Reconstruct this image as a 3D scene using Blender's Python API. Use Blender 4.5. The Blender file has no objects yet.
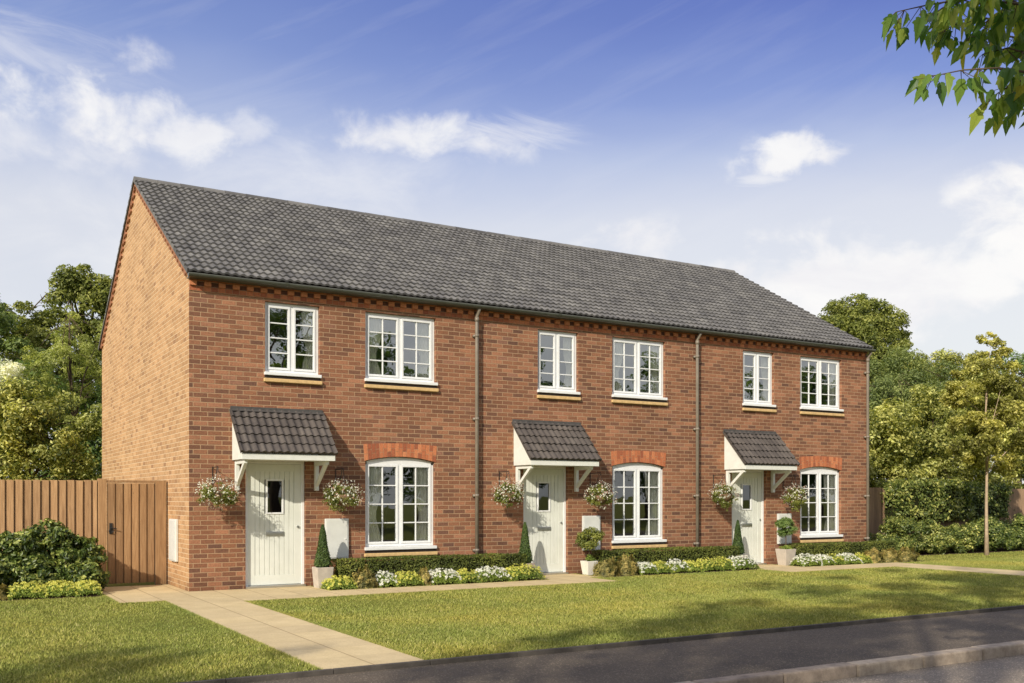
import bpy, math, random
import numpy as np
from mathutils import Vector, Matrix, noise
random.seed(7)
col = bpy.context.scene.collection
PI = math.pi

# ------------------------------------------------------------------ camera frame
FPX, HOR, TH = 988.0, 498.0, 0.53234
CAM = Vector((-3.5088, -15.9626, 1.478))
VD = Vector((math.sin(TH), math.cos(TH), 0)); RD = Vector((math.cos(TH), -math.sin(TH), 0))
def azel(px, py):
    "compass direction (degrees) and elevation that the photograph shows at a pixel"
    d = VD + RD*((px-512)/FPX) + Vector((0, 0, (HOR-py)/FPX))
    return math.degrees(math.atan2(d.x, d.y)), math.degrees(math.asin(d.normalized().z))

# ------------------------------------------------------------------ tagging
def tag(o, label=None, cat=None, group=None, kind=None):
    if label: o['label'] = label
    if cat: o['category'] = cat
    if group: o['group'] = group
    if kind: o['kind'] = kind
    return o
def empty(name, loc=(0, 0, 0), label=None, cat=None, group=None, rz=0):
    o = bpy.data.objects.new(name, None); col.objects.link(o)
    o.location = loc; o.rotation_euler = (0, 0, rz); o.empty_display_size = .1
    return tag(o, label, cat, group)
def copy_tree(o, parent=None):
    c = o.copy(); col.objects.link(c)
    if parent: c.parent = parent
    for ch in list(o.children):
        copy_tree(ch, c)
    return c

# ------------------------------------------------------------------ node helper
class NT:
    def __init__(s, nt): s.nt = nt; s.n = nt.nodes; s.l = nt.links
    def new(s, t, **k):
        n = s.n.new(t)
        for a, b in k.items(): setattr(n, a, b)
        return n
    def put(s, sock, v):
        if isinstance(v, bpy.types.NodeSocket): s.l.new(v, sock)
        elif v is not None: sock.default_value = v
    def m(s, op, a, b=None, c=None, clamp=False):
        n = s.new('ShaderNodeMath', operation=op, use_clamp=clamp)
        s.put(n.inputs[0], a); s.put(n.inputs[1], b); s.put(n.inputs[2], c)
        return n.outputs[0]
    def vm(s, op, a, b=None):
        n = s.new('ShaderNodeVectorMath', operation=op); s.put(n.inputs[0], a)
        if op == 'SCALE': s.put(n.inputs['Scale'], b)
        else: s.put(n.inputs[1], b)
        return n.outputs[0]
    def comb(s, x, y, z=0.0):
        n = s.new('ShaderNodeCombineXYZ'); s.put(n.inputs[0], x); s.put(n.inputs[1], y); s.put(n.inputs[2], z)
        return n.outputs[0]
    def sep(s, v):
        n = s.new('ShaderNodeSeparateXYZ'); s.put(n.inputs[0], v); return n.outputs
    def noise(s, vec, scale=5., detail=4., rough=.55, dist=0., color=False):
        n = s.new('ShaderNodeTexNoise'); s.put(n.inputs['Vector'], vec)
        n.inputs['Scale'].default_value = scale; n.inputs['Detail'].default_value = detail
        n.inputs['Roughness'].default_value = rough; n.inputs['Distortion'].default_value = dist
        return n.outputs['Color' if color else 'Fac']
    def white(s, vec):
        n = s.new('ShaderNodeTexWhiteNoise', noise_dimensions='3D'); s.put(n.inputs['Vector'], vec)
        return n.outputs['Value']
    def ramp(s, f, stops, interp='LINEAR'):
        n = s.new('ShaderNodeValToRGB'); s.put(n.inputs[0], f); e = n.color_ramp.elements
        n.color_ramp.interpolation = interp
        while len(e) < len(stops): e.new(.5)
        for i, (p, c) in enumerate(stops):
            e[i].position = p; e[i].color = (*c, 1) if len(c) == 3 else c
        return n.outputs[0]
    def mix(s, f, a, b, bt='MIX'):
        n = s.new('ShaderNodeMix', data_type='RGBA', blend_type=bt)
        s.put(n.inputs[0], f)
        for k, v in ((6, a), (7, b)):
            if isinstance(v, tuple) and len(v) == 3: v = (*v, 1)
            s.put(n.inputs[k], v)
        return n.outputs[2]
    def mr(s, v, a, b, c=0., d=1., smooth=False):
        n = s.new('ShaderNodeMapRange', interpolation_type='SMOOTHSTEP' if smooth else 'LINEAR')
        for i, x in enumerate((v, a, b, c, d)): s.put(n.inputs[i], x)
        return n.outputs[0]
    def pos(s): return s.new('ShaderNodeNewGeometry').outputs['Position']
    def bump(s, h, strength=.5, dist=.01):
        n = s.new('ShaderNodeBump'); s.put(n.inputs['Height'], h)
        n.inputs['Strength'].default_value = strength; n.inputs['Distance'].default_value = dist
        return n.outputs[0]
    def attr(s, name):
        return s.new('ShaderNodeAttribute', attribute_name=name).outputs['Fac']

def mat(name):
    m = bpy.data.materials.new(name); m.use_nodes = True
    t = NT(m.node_tree); b = m.node_tree.nodes['Principled BSDF']
    return m, t, b

def simple(name, c, rough=.6, var=.12, scale=6., spec=.4, metal=0., bump=0., bscale=40.):
    m, t, b = mat(name); p = t.pos()
    n = t.noise(p, scale, 5.)
    lo = tuple(x*(1-var) for x in c); hi = tuple(min(1, x*(1+var)) for x in c)
    t.put(b.inputs['Base Color'], t.ramp(n, [(.3, lo), (.7, hi)]))
    b.inputs['Roughness'].default_value = rough; b.inputs['Specular IOR Level'].default_value = spec
    b.inputs['Metallic'].default_value = metal
    if bump: t.put(b.inputs['Normal'], t.bump(t.noise(p, bscale, 3.), bump, .01))
    return m

def brick_mat(name, stops, mortar, grime=.3, bw=.225, bh=.075, soldier=False):
    m, t, b = mat(name)
    g = t.new('ShaderNodeNewGeometry'); px, py, pz = t.sep(g.outputs['Position'])
    nx = t.m('ABSOLUTE', t.sep(g.outputs['True Normal'])[0])
    side = t.m('GREATER_THAN', nx, .6)
    u = t.m('ADD', t.m('MULTIPLY', px, t.m('SUBTRACT', 1., side)), t.m('MULTIPLY', t.m('ADD', py, .11), side))
    wob = t.m('MULTIPLY', t.m('SUBTRACT', t.noise(g.outputs['Position'], 9., 3.), .5), .006)
    u = t.m('ADD', t.m('ADD', u, wob), 50.); v = t.m('ADD', t.m('ADD', pz, wob), 10*bh+.004)
    row = t.m('FLOOR', t.m('DIVIDE', v, bh)); fv = t.m('FRACT', t.m('DIVIDE', v, bh))
    u2 = t.m('ADD', t.m('DIVIDE', u, bw), t.m('MULTIPLY', t.m('MODULO', row, 2.), .5))
    c = t.m('FLOOR', u2); fu = t.m('FRACT', u2)
    du = t.m('MULTIPLY', t.m('SUBTRACT', .5, t.m('ABSOLUTE', t.m('SUBTRACT', fu, .5))), bw)
    dv = t.m('MULTIPLY', t.m('SUBTRACT', .5, t.m('ABSOLUTE', t.m('SUBTRACT', fv, .5))), bh)
    d = t.m('MINIMUM', du, dv)
    mask = t.mr(d, .0040, .0074, 0., 1., True)
    w = t.white(t.comb(c, row, t.m('MULTIPLY', side, 3.)))
    w2 = t.white(t.comb(row, c, 7.5))
    bc = t.ramp(w, stops)
    # every brick has its own mottling
    n1 = t.noise(g.outputs['Position'], 38., 4., .7)
    bc = t.mix(1., bc, t.ramp(n1, [(.3, (.66, .66, .68)), (.5, (1, 1, 1)), (.72, (1.26, 1.22, 1.16))]), 'MULTIPLY')
    big = t.noise(g.outputs['Position'], .7, 5., .6)
    bc = t.mix(1., bc, t.ramp(big, [(.3, (1-grime,)*3), (.6, (1.06, 1.04, 1.02))]), 'MULTIPLY')
    mc = t.mix(t.noise(g.outputs['Position'], 14., 3.), tuple(x*.8 for x in mortar), mortar)
    # darker foot of the wall
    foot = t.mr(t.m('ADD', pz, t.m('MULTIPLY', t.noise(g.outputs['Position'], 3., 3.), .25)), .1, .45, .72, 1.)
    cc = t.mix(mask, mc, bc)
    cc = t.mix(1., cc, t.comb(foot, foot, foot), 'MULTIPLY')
    t.put(b.inputs['Base Color'], cc)
    b.inputs['Roughness'].default_value = .88; b.inputs['Specular IOR Level'].default_value = .25
    h = t.m('ADD', t.m('ADD', mask, t.m('MULTIPLY', n1, .6)), t.m('MULTIPLY', w2, .35))
    t.put(b.inputs['Normal'], t.bump(h, .75, .006))
    return m

M = {}
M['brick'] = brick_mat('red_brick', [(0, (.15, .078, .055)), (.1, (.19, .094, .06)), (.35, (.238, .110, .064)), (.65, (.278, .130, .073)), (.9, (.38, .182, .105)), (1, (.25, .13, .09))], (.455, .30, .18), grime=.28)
M['gable_brick'] = brick_mat('buff_gable_brick', [(0, (.33, .185, .098)), (.12, (.42, .245, .122)), (.6, (.49, .295, .149)), (1, (.56, .35, .185))], (.76, .57, .36), grime=.1)  # same brick as the front, with the gable's stronger sunlight put into its colour
def arch_mat(name, sc=1.):
    m, t, b = mat(name)
    w = t.attr('rnd')
    c = t.ramp(w, [(0, (.30*sc, .09*sc, .042*sc)), (.5, (.46*sc, .15*sc, .062*sc)), (1, (.58*sc, .22*sc, .095*sc))])
    c = t.mix(1., c, t.ramp(t.noise(t.pos(), 40., 4.), [(.3, (.8,)*3), (.7, (1.15,)*3)]), 'MULTIPLY')
    t.put(b.inputs['Base Color'], c); b.inputs['Roughness'].default_value = .85
    t.put(b.inputs['Normal'], t.bump(t.noise(t.pos(), 60., 3.), .4, .004))
    return m
M['arch_brick'] = arch_mat('orange_arch_brick')
M['eave_brick'] = arch_mat('eaves_brick', .95)
M['verge_brick'] = simple('verge_brick', (.33, .15, .08), .85, .35, 30.)
M['recess_brick'] = simple('recess_brick', (.12, .05, .034), .9, .3, 30.)  # dark tone that paints shade between the eaves dentils
M['mortar'] = simple('mortar', (.42, .28, .17), .95, .2, 20.)

def tile_mat(name, c0, c1, c2, lich=.5):
    m, t, b = mat(name); p = t.pos()
    c = t.ramp(t.attr('rnd'), [(0, c0), (.5, c1), (1, c2)])
    n = t.noise(p, 2.2, 6., .65)
    c = t.mix(1., c, t.ramp(n, [(.3, (.78, .78, .80)), (.7, (1.18, 1.17, 1.12))]), 'MULTIPLY')
    l = t.m('MULTIPLY', t.mr(t.noise(p, 23., 5., .7), .56, .72), lich)
    c = t.mix(l, c, (.20, .19, .155))
    t.put(b.inputs['Base Color'], c)
    b.inputs['Roughness'].default_value = .78; b.inputs['Specular IOR Level'].default_value = .35
    t.put(b.inputs['Normal'], t.bump(t.noise(p, 70., 4.), .35, .004))
    return m
M['tile'] = tile_mat('grey_concrete_tile', (.084, .083, .084), (.130, .128, .127), (.19, .187, .182), .45)
M['canopy_tile'] = tile_mat('brown_grey_canopy_tile', (.062, .054, .050), (.088, .076, .070), (.12, .105, .095), .25)
M['lead'] = simple('lead_flashing', (.075, .072, .068), .5, .25, 12.)
M['gutter'] = simple('olive_grey_gutter', (.078, .084, .068), .38, .12, 9., .5)
M['pipe'] = simple('brown_downpipe', (.215, .185, .145), .42, .14, 7., .5)
M['white'] = simple('white_frame', (.78, .80, .80), .38, .05, 8., .5)
M['cream'] = simple('cream_timber', (.72, .74, .69), .5, .06, 9., .4)
M['meterbox'] = simple('meter_box_plastic', (.66, .68, .65), .42, .06, 5., .5)
M['stone'] = simple('buff_stone_sill', (.62, .43, .20), .8, .15, 14., .3, bump=.3)
M['soffit'] = simple('soffit_timber', (.30, .28, .23), .7)
M['iron'] = simple('black_iron', (.02, .02, .02), .45, .1, 9., .5)
M['chrome'] = simple('satin_metal', (.55, .55, .53), .3, .05, 9., .5, .9)
M['pot'] = simple('pale_stone_pot', (.46, .41, .35), .75, .12, 9., .3, bump=.15)
M['potpink'] = simple('dusky_pot', (.36, .29, .27), .7, .12, 9., .3)
M['potwhite'] = simple('white_pot', (.68, .66, .60), .55, .07, 9., .4)
M['soil'] = simple('dark_soil', (.055, .036, .024), .95, .35, 18., .2, bump=.8, bscale=50.)
M['plaster'] = simple('room_plaster', (.32, .31, .28), .9)
M['wicker'] = simple('basket_liner', (.15, .10, .055), .9, .4, 60., .2, bump=.6)
M['dark'] = simple('dark_recess', (.03, .022, .018), .9)

def curtain_mat():
    m, t, b = mat('curtain_cloth'); p = t.pos()
    px, py, pz = t.sep(p)
    c = t.ramp(t.noise(p, 6., 3.), [(.35, (.86, .84, .72)), (.65, (.94, .92, .82))])
    t.put(b.inputs['Base Color'], c); b.inputs['Roughness'].default_value = .9
    return m
M['curtain'] = curtain_mat()

def door_mat():
    m, t, b = mat('cream_door'); x, y, z = t.sep(t.pos())
    c = t.ramp(t.noise(t.pos(), 4., 4.), [(.3, (.66, .69, .63)), (.7, (.73, .76, .70))])
    t.put(b.inputs['Base Color'], c); b.inputs['Roughness'].default_value = .45
    return m
M['door'] = door_mat()

def glass_mat(name, lo=.22, hi=.95, tint=(.95, .97, .96)):
    m, t, b = mat(name); nt = m.node_tree
    out = [n for n in nt.nodes if n.type == 'OUTPUT_MATERIAL'][0]; nt.nodes.remove(b)
    tr = t.new('ShaderNodeBsdfTransparent'); tr.inputs[0].default_value = (*tint, 1)
    gl = t.new('ShaderNodeBsdfGlossy'); gl.inputs['Roughness'].default_value = .0
    gl.inputs['Color'].default_value = (.92, .96, .97, 1)
    t.put(gl.inputs['Normal'], t.bump(t.noise(t.pos(), 1.6, 2.), .12, .02))
    fr = t.new('ShaderNodeFresnel'); fr.inputs['IOR'].default_value = 1.6
    f = t.mr(fr.outputs[0], .03, .8, lo, hi)
    mx = t.new('ShaderNodeMixShader'); t.put(mx.inputs[0], f)
    nt.links.new(tr.outputs[0], mx.inputs[1]); nt.links.new(gl.outputs[0], mx.inputs[2])
    nt.links.new(mx.outputs[0], out.inputs[0])
    return m
M['glass'] = glass_mat('window_glass', .28)
M['glass_low'] = glass_mat('lower_window_glass', .15)
M['doorglass'] = glass_mat('door_glass', .10, tint=(.25, .28, .27))

def wood_mat(name, c0, c1, c2, pitch=.135, grey=0.):
    m, t, b = mat(name); x, y, z = t.sep(t.pos())
    bid = t.attr('rnd')
    grain = t.noise(t.comb(t.m('MULTIPLY', x, 26.), t.m('MULTIPLY', y, 26.), t.m('ADD', t.m('MULTIPLY', z, 1.6), t.m('MULTIPLY', bid, 30.))), 1.6, 6., .65, .6)
    c = t.ramp(grain, [(.3, c0), (.52, c1), (.75, c2)])
    tone = t.ramp(bid, [(0, (.78, .76, .74)), (1, (1.15, 1.13, 1.08))])
    c = t.mix(1., c, tone, 'MULTIPLY')
    kn = t.new('ShaderNodeTexVoronoi'); t.put(kn.inputs['Vector'], t.comb(t.m('MULTIPLY', x, 3.), y, z)); kn.inputs['Scale'].default_value = 3.2
    c = t.mix(t.mr(kn.outputs['Distance'], .03, .075, .6, 0.), c, tuple(q*.35 for q in c0))
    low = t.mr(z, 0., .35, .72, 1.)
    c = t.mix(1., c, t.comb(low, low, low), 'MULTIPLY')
    t.put(b.inputs['Base Color'], c); b.inputs['Roughness'].default_value = .75
    t.put(b.inputs['Normal'], t.bump(grain, .35, .004))
    return m
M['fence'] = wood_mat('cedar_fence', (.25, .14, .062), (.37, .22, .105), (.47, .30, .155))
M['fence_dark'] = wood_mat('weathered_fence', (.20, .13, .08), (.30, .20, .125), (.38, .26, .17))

def lawn_mat():
    m, t, b = mat('lawn_grass'); p = t.pos()
    a = t.noise(p, .55, 4., .6); c_ = t.noise(p, 6., 5., .7); d = t.noise(t.vm('MULTIPLY', p, (1., 1.8, 1.)), 55., 3., .7)
    c = t.ramp(t.m('ADD', t.m('MULTIPLY', a, .45), t.m('MULTIPLY', c_, .55)), [(.32, (.12, .135, .022)), (.5, (.19, .205, .035)), (.68, (.26, .26, .052))])
    c = t.mix(1., c, t.ramp(d, [(.3, (.55,)*3), (.65, (1.25,)*3)]), 'MULTIPLY')
    t.put(b.inputs['Base Color'], c); b.inputs['Roughness'].default_value = .9; b.inputs['Specular IOR Level'].default_value = .15
    t.put(b.inputs['Normal'], t.bump(d, .8, .02))
    return m
M['lawn'] = lawn_mat()
def blade_mat():
    m, t, b = mat('grass_blades'); p = t.pos(); r = t.attr('rnd')
    c = t.ramp(r, [(0, (.18, .21, .042)), (.5, (.295, .315, .066)), (.85, (.40, .395, .105)), (1, (.48, .44, .18))])
    a = t.noise(p, .5, 4., .6)
    c = t.mix(1., c, t.ramp(a, [(.3, (.74, .86, .85)), (.5, (1, 1, 1)), (.68, (1.22, 1.08, 1.0))]), 'MULTIPLY')
    t.put(b.inputs['Base Color'], c); b.inputs['Roughness'].default_value = .7; b.inputs['Specular IOR Level'].default_value = .2
    b.inputs['Transmission Weight'].default_value = 0
    return m
M['blade'] = blade_mat()

def paving_mat():
    m, t, b = mat('buff_paving'); p = t.pos(); x, y, z = t.sep(p)
    # slabs 0.6 m: joints along the run and across
    def joint(v, off, pitch):
        f = t.m('FRACT', t.m('DIVIDE', t.m('ADD', v, 60*pitch-off), pitch))
        return t.m('MULTIPLY', t.m('SUBTRACT', .5, t.m('ABSOLUTE', t.m('SUBTRACT', f, .5))), pitch)
    j1 = joint(x, -.13, .5); j2 = joint(y, -1.9, .6)
    d = t.m('MINIMUM', t.mr(j1, .004, .010), t.mr(j2, .002, .006, .55, 1.))
    cell = t.white(t.comb(t.m('FLOOR', t.m('DIVIDE', t.m('ADD', x, 30.13), .5)), t.m('FLOOR', t.m('DIVIDE', t.m('ADD', y, 37.9), .6)), 0.))
    n = t.noise(p, 3., 6., .6); n2 = t.noise(p, 60., 4., .7)
    c = t.ramp(n, [(.3, (.55, .435, .24)), (.7, (.66, .53, .305))])
    c = t.mix(1., c, t.ramp(cell, [(0, (.93, .93, .93)), (1, (1.05, 1.05, 1.03))]), 'MULTIPLY')
    c = t.mix(1., c, t.ramp(n2, [(.3, (.85,)*3), (.7, (1.1,)*3)]), 'MULTIPLY')
    c = t.mix(d, (.33, .24, .125), c)
    t.put(b.inputs['Base Color'], c); b.inputs['Roughness'].default_value = .85
    t.put(b.inputs['Normal'], t.bump(t.m('ADD', d, t.m('MULTIPLY', n2, .3)), .4, .006))
    return m
M['paving'] = paving_mat()

def asphalt_mat(name, c, sp=.5):
    m, t, b = mat(name); p = t.pos()
    v = t.new('ShaderNodeTexVoronoi'); t.put(v.inputs['Vector'], p); v.inputs['Scale'].default_value = 85.
    n = t.noise(p, 85., 4., .85); big = t.noise(p, .8, 5., .6)
    cc = t.ramp(n, [(.35, tuple(q*(1-sp) for q in c)), (.55, c), (.75, tuple(q*(1+sp*1.6) for q in c))])
    cc = t.mix(1., cc, t.ramp(big, [(.3, (.72,)*3), (.5, (1., 1., 1.)), (.7, (1.28, 1.25, 1.2))]), 'MULTIPLY')
    w = t.m('GREATER_THAN', t.white(v.outputs['Position']), .93)
    cc = t.mix(t.m('MULTIPLY', w, .5), cc, tuple(min(1, q*3.) for q in c))
    t.put(b.inputs['Base Color'], cc); b.inputs['Roughness'].default_value = .85
    t.put(b.inputs['Normal'], t.bump(t.m('ADD', v.outputs['Distance'], n), .6, .006))
    return m
M['tarmac'] = asphalt_mat('pavement_tarmac', (.115, .092, .066))
M['road'] = asphalt_mat('road_asphalt', (.23, .195, .155))
def kerb_mat():
    m, t, b = mat('kerb_concrete'); p = t.pos()
    c = t.ramp(t.attr('rnd'), [(0, (.27, .22, .18)), (.5, (.38, .315, .25)), (1, (.46, .39, .31))])
    c = t.mix(1., c, t.ramp(t.noise(p, 9., 6., .7), [(.3, (.62, .6, .58)), (.65, (1.12, 1.12, 1.1))]), 'MULTIPLY')
    t.put(b.inputs['Base Color'], c); b.inputs['Roughness'].default_value = .88
    t.put(b.inputs['Normal'], t.bump(t.noise(p, 60., 4.), .6, .006)); return m
M['kerb'] = kerb_mat()
M['edging'] = simple('edging_concrete', (.085, .075, .065), .85, .25, 7., .3, bump=.4)

def leaf_mat(name, stops, transl=.35, rough=.5, clump=.25, spec=.35, gain=2.0):
    m, t, b = mat(name); nt = m.node_tree
    out = [n for n in nt.nodes if n.type == 'OUTPUT_MATERIAL'][0]
    c = t.ramp(t.attr('rnd'), [(p_, tuple(min(.9, q_*gain) for q_ in c_)) for p_, c_ in stops])
    n = t.noise(t.pos(), 1.3, 4.)
    c = t.mix(1., c, t.ramp(n, [(.35, (1-clump, 1-clump*.8, 1-clump)), (.65, (1+clump*.6, 1+clump*.5, 1))]), 'MULTIPLY')
    t.put(b.inputs['Base Color'], c); b.inputs['Roughness'].default_value = rough; b.inputs['Specular IOR Level'].default_value = spec
    tl = t.new('ShaderNodeBsdfTranslucent'); t.put(tl.inputs[0], t.mix(1., c, (1.3, 1.35, .6), 'MULTIPLY'))
    mx = t.new('ShaderNodeMixShader'); mx.inputs[0].default_value = transl
    nt.links.new(b.outputs[0], mx.inputs[1]); nt.links.new(tl.outputs[0], mx.inputs[2]); nt.links.new(mx.outputs[0], out.inputs[0])
    return m
def g3(a, b, c): return [(0, a), (.5, b), (1, c)]
L = {}
L['dark'] = leaf_mat('dark_leaves', g3((.03, .048, .016), (.075, .105, .032), (.15, .18, .06)), gain=2.2)
L['olive'] = leaf_mat('olive_leaves', g3((.04, .055, .014), (.115, .13, .03), (.21, .215, .06)), gain=1.85)
L['mid'] = leaf_mat('mid_green_leaves', g3((.04, .07, .02), (.085, .13, .04), (.15, .19, .065)))
L['blue'] = leaf_mat('grey_green_leaves', g3((.055, .08, .028), (.12, .15, .05), (.21, .24, .09)), gain=1.6)
L['yellow'] = leaf_mat('variegated_leaves', [(0, (.025, .04, .010)), (.35, (.10, .11, .025)), (.65, (.26, .25, .075)), (1, (.54, .50, .22))], .45, gain=1.8)
L['lime'] = leaf_mat('lime_feathery_leaves', g3((.10, .12, .035), (.24, .26, .085), (.38, .39, .16)), .5, gain=1.6)
L['blossom'] = leaf_mat('white_blossom', g3((.35, .36, .30), (.6, .6, .56), (.8, .8, .78)), .3)
L['box'] = leaf_mat('box_hedge_leaves', g3((.028, .038, .010), (.07, .085, .018), (.14, .15, .035)), .25)
L['topiary'] = leaf_mat('topiary_leaves', g3((.025, .045, .014), (.05, .085, .022), (.09, .13, .035)), .2, gain=1.5)
L['brown'] = leaf_mat('bronze_heather_leaves', g3((.05, .055, .016), (.14, .125, .04), (.32, .25, .09)), .3, gain=1.7)
L['bedgreen'] = leaf_mat('bedding_leaves', g3((.05, .08, .015), (.12, .16, .03), (.2, .24, .05)), .3)
L['ivory'] = leaf_mat('white_petals', g3((.55, .56, .5), (.78, .78, .72), (.9, .9, .86)), .25, .5, .05, gain=1.)
L['yel'] = leaf_mat('yellow_petals', g3((.36, .38, .05), (.60, .58, .10), (.80, .77, .22)), .3, .5, .08, gain=1.)
L['pink'] = leaf_mat('pink_petals', g3((.45, .20, .18), (.62, .34, .30), (.75, .55, .5)), .3, .5, .05, gain=1.)
L['street'] = leaf_mat('street_tree_leaves', g3((.045, .08, .018), (.085, .13, .03), (.16, .2, .05)), .4)
L['branch'] = leaf_mat('maple_leaves', [(0, (.020, .045, .010)), (.5, (.055, .09, .018)), (.85, (.13, .15, .03)), (1, (.15, .14, .03))], .45, .42, .1, gain=3.0)
M['bark'] = simple('bark', (.10, .075, .05), .9, .35, 14., .2, bump=.8)
M['barkpale'] = simple('pale_bark', (.42, .32, .22), .8, .22, 12., .2, bump=.4)

# ------------------------------------------------------------------ mesh builder
class MB:
    def __init__(s): s.v = []; s.f = []; s.r = []
    def add(s, vs, fs, r=None):
        b = len(s.v); s.v += [tuple(v) for v in vs]; s.f += [tuple(i+b for i in f) for f in fs]
        r = random.random() if r is None else r
        s.r += [r]*len(vs)
    def box(s, x0, x1, y0, y1, z0, z1, r=None):
        s.add([(x0, y0, z0), (x1, y0, z0), (x1, y1, z0), (x0, y1, z0), (x0, y0, z1), (x1, y0, z1), (x1, y1, z1), (x0, y1, z1)],
              [(0, 3, 2, 1), (4, 5, 6, 7), (0, 1, 5, 4), (1, 2, 6, 5), (2, 3, 7, 6), (3, 0, 4, 7)], r)
    def bar(s, a, b, w, h, up=Vector((0, 0, 1))):
        a = Vector(a); b = Vector(b); d = (b-a).normalized()
        sx = d.cross(up)
        sx = sx.normalized() if sx.length > 1e-4 else Vector((1, 0, 0))
        sy = sx.cross(d).normalized(); vs = []
        for p in (a, b):
            for i, j in ((-1, -1), (1, -1), (1, 1), (-1, 1)): vs.append(p+sx*(i*w/2)+sy*(j*h/2))
        s.add(vs, [(0, 3, 2, 1), (4, 5, 6, 7), (0, 1, 5, 4), (1, 2, 6, 5), (2, 3, 7, 6), (3, 0, 4, 7)])
    def tube(s, pts, rad, n=8, cap=True):
        pts = [Vector(p) for p in pts]; rad = rad if isinstance(rad, (list, tuple)) else [rad]*len(pts)
        vs = []; ref = Vector((.31, .17, .9)).normalized()
        for i, p in enumerate(pts):
            d = (pts[min(i+1, len(pts)-1)]-pts[max(i-1, 0)]).normalized()
            a = d.cross(ref if abs(d.dot(ref)) < .95 else Vector((1, 0, 0))).normalized(); c = d.cross(a)
            for k in range(n):
                t = 2*PI*k/n; vs.append(p+(a*math.cos(t)+c*math.sin(t))*rad[i])
        fs = [(i*n+k, i*n+(k+1) % n, (i+1)*n+(k+1) % n, (i+1)*n+k) for i in range(len(pts)-1) for k in range(n)]
        if cap: fs += [tuple(range(n))[::-1], tuple((len(pts)-1)*n+k for k in range(n))]
        s.add(vs, fs)
    def lathe(s, prof, c=(0, 0), n=20, sq=False, z0=0):
        vs = []; m = 4 if sq else n
        for r, z in prof:
            for k in range(m):
                t = 2*PI*(k+(.5 if sq else 0))/m; q = r*(math.sqrt(2) if sq else 1)
                vs.append((c[0]+q*math.cos(t), c[1]+q*math.sin(t), z+z0))
        fs = [(i*m+k, i*m+(k+1) % m, (i+1)*m+(k+1) % m, (i+1)*m+k) for i in range(len(prof)-1) for k in range(m)]
        fs += [tuple(range(m))[::-1], tuple((len(prof)-1)*m+k for k in range(m))]
        s.add(vs, fs)
    def build(s, name, m, parent=None, smooth=False, bevel=0, loc=None):
        me = bpy.data.meshes.new(name); me.from_pydata(s.v, [], s.f)
        at = me.attributes.new('rnd', 'FLOAT', 'POINT'); at.data.foreach_set('value', s.r)
        if smooth: me.polygons.foreach_set('use_smooth', [True]*len(me.polygons))
        me.materials.append(m); me.update()
        o = bpy.data.objects.new(name, me); col.objects.link(o)
        if parent: o.parent = parent
        if loc: o.location = loc
        if bevel:
            b = o.modifiers.new('Bevel', 'BEVEL'); b.width = bevel; b.segments = 2; b.limit_method = 'ANGLE'
        return o

def np_mesh(name, V, F, R, m, parent=None, loc=None):
    "V (n,3), F (k,3) triangles, R per-vertex random"
    me = bpy.data.meshes.new(name)
    me.vertices.add(len(V)); me.vertices.foreach_set('co', V.astype('f').ravel())
    me.loops.add(F.size); me.loops.foreach_set('vertex_index', F.astype('i').ravel())
    me.polygons.add(len(F)); me.polygons.foreach_set('loop_start', np.arange(0, F.size, 3, dtype='i'))
    me.update(calc_edges=True)
    at = me.attributes.new('rnd', 'FLOAT', 'POINT'); at.data.foreach_set('value', R.astype('f'))
    me.materials.append(m)
    o = bpy.data.objects.new(name, me); col.objects.link(o)
    if parent: o.parent = parent
    if loc is not None: o.location = loc
    return o

def unit(a): return a/np.maximum(np.linalg.norm(a, axis=1, keepdims=True), 1e-6)
def leaves(name, P, N, size, m, parent=None, seed=0, ratio=.5, fold=.25, hang=0., rvals=None, jitter=.9):
    "one folded diamond leaf per point"
    rg = np.random.default_rng(seed); n = len(P)
    nn = unit(unit(N)+rg.normal(0, jitter*.55, (n, 3)))
    d = rg.normal(0, 1, (n, 3)); d[:, 2] -= hang
    d = unit(d-nn*np.sum(d*nn, 1, keepdims=True)); s_ = np.cross(nn, d)
    L_ = size*rg.uniform(.6, 1.25, (n, 1)); W = L_*ratio
    V = np.empty((n, 4, 3)); V[:, 0] = P-d*L_*.5; V[:, 2] = P+d*L_*.5
    V[:, 1] = P+s_*W*.5+nn*L_*fold*.5; V[:, 3] = P-s_*W*.5+nn*L_*fold*.5
    b = (np.arange(n)*4)[:, None]
    F = np.concatenate([b+np.array([[0, 1, 2]]), b+np.array([[0, 2, 3]])], 0)
    r = rg.random(n) if rvals is None else np.clip(rvals+rg.normal(0, .24, n), 0, 1)
    return np_mesh(name, V.reshape(-1, 3), F, np.repeat(r, 4), m, parent)

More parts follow.
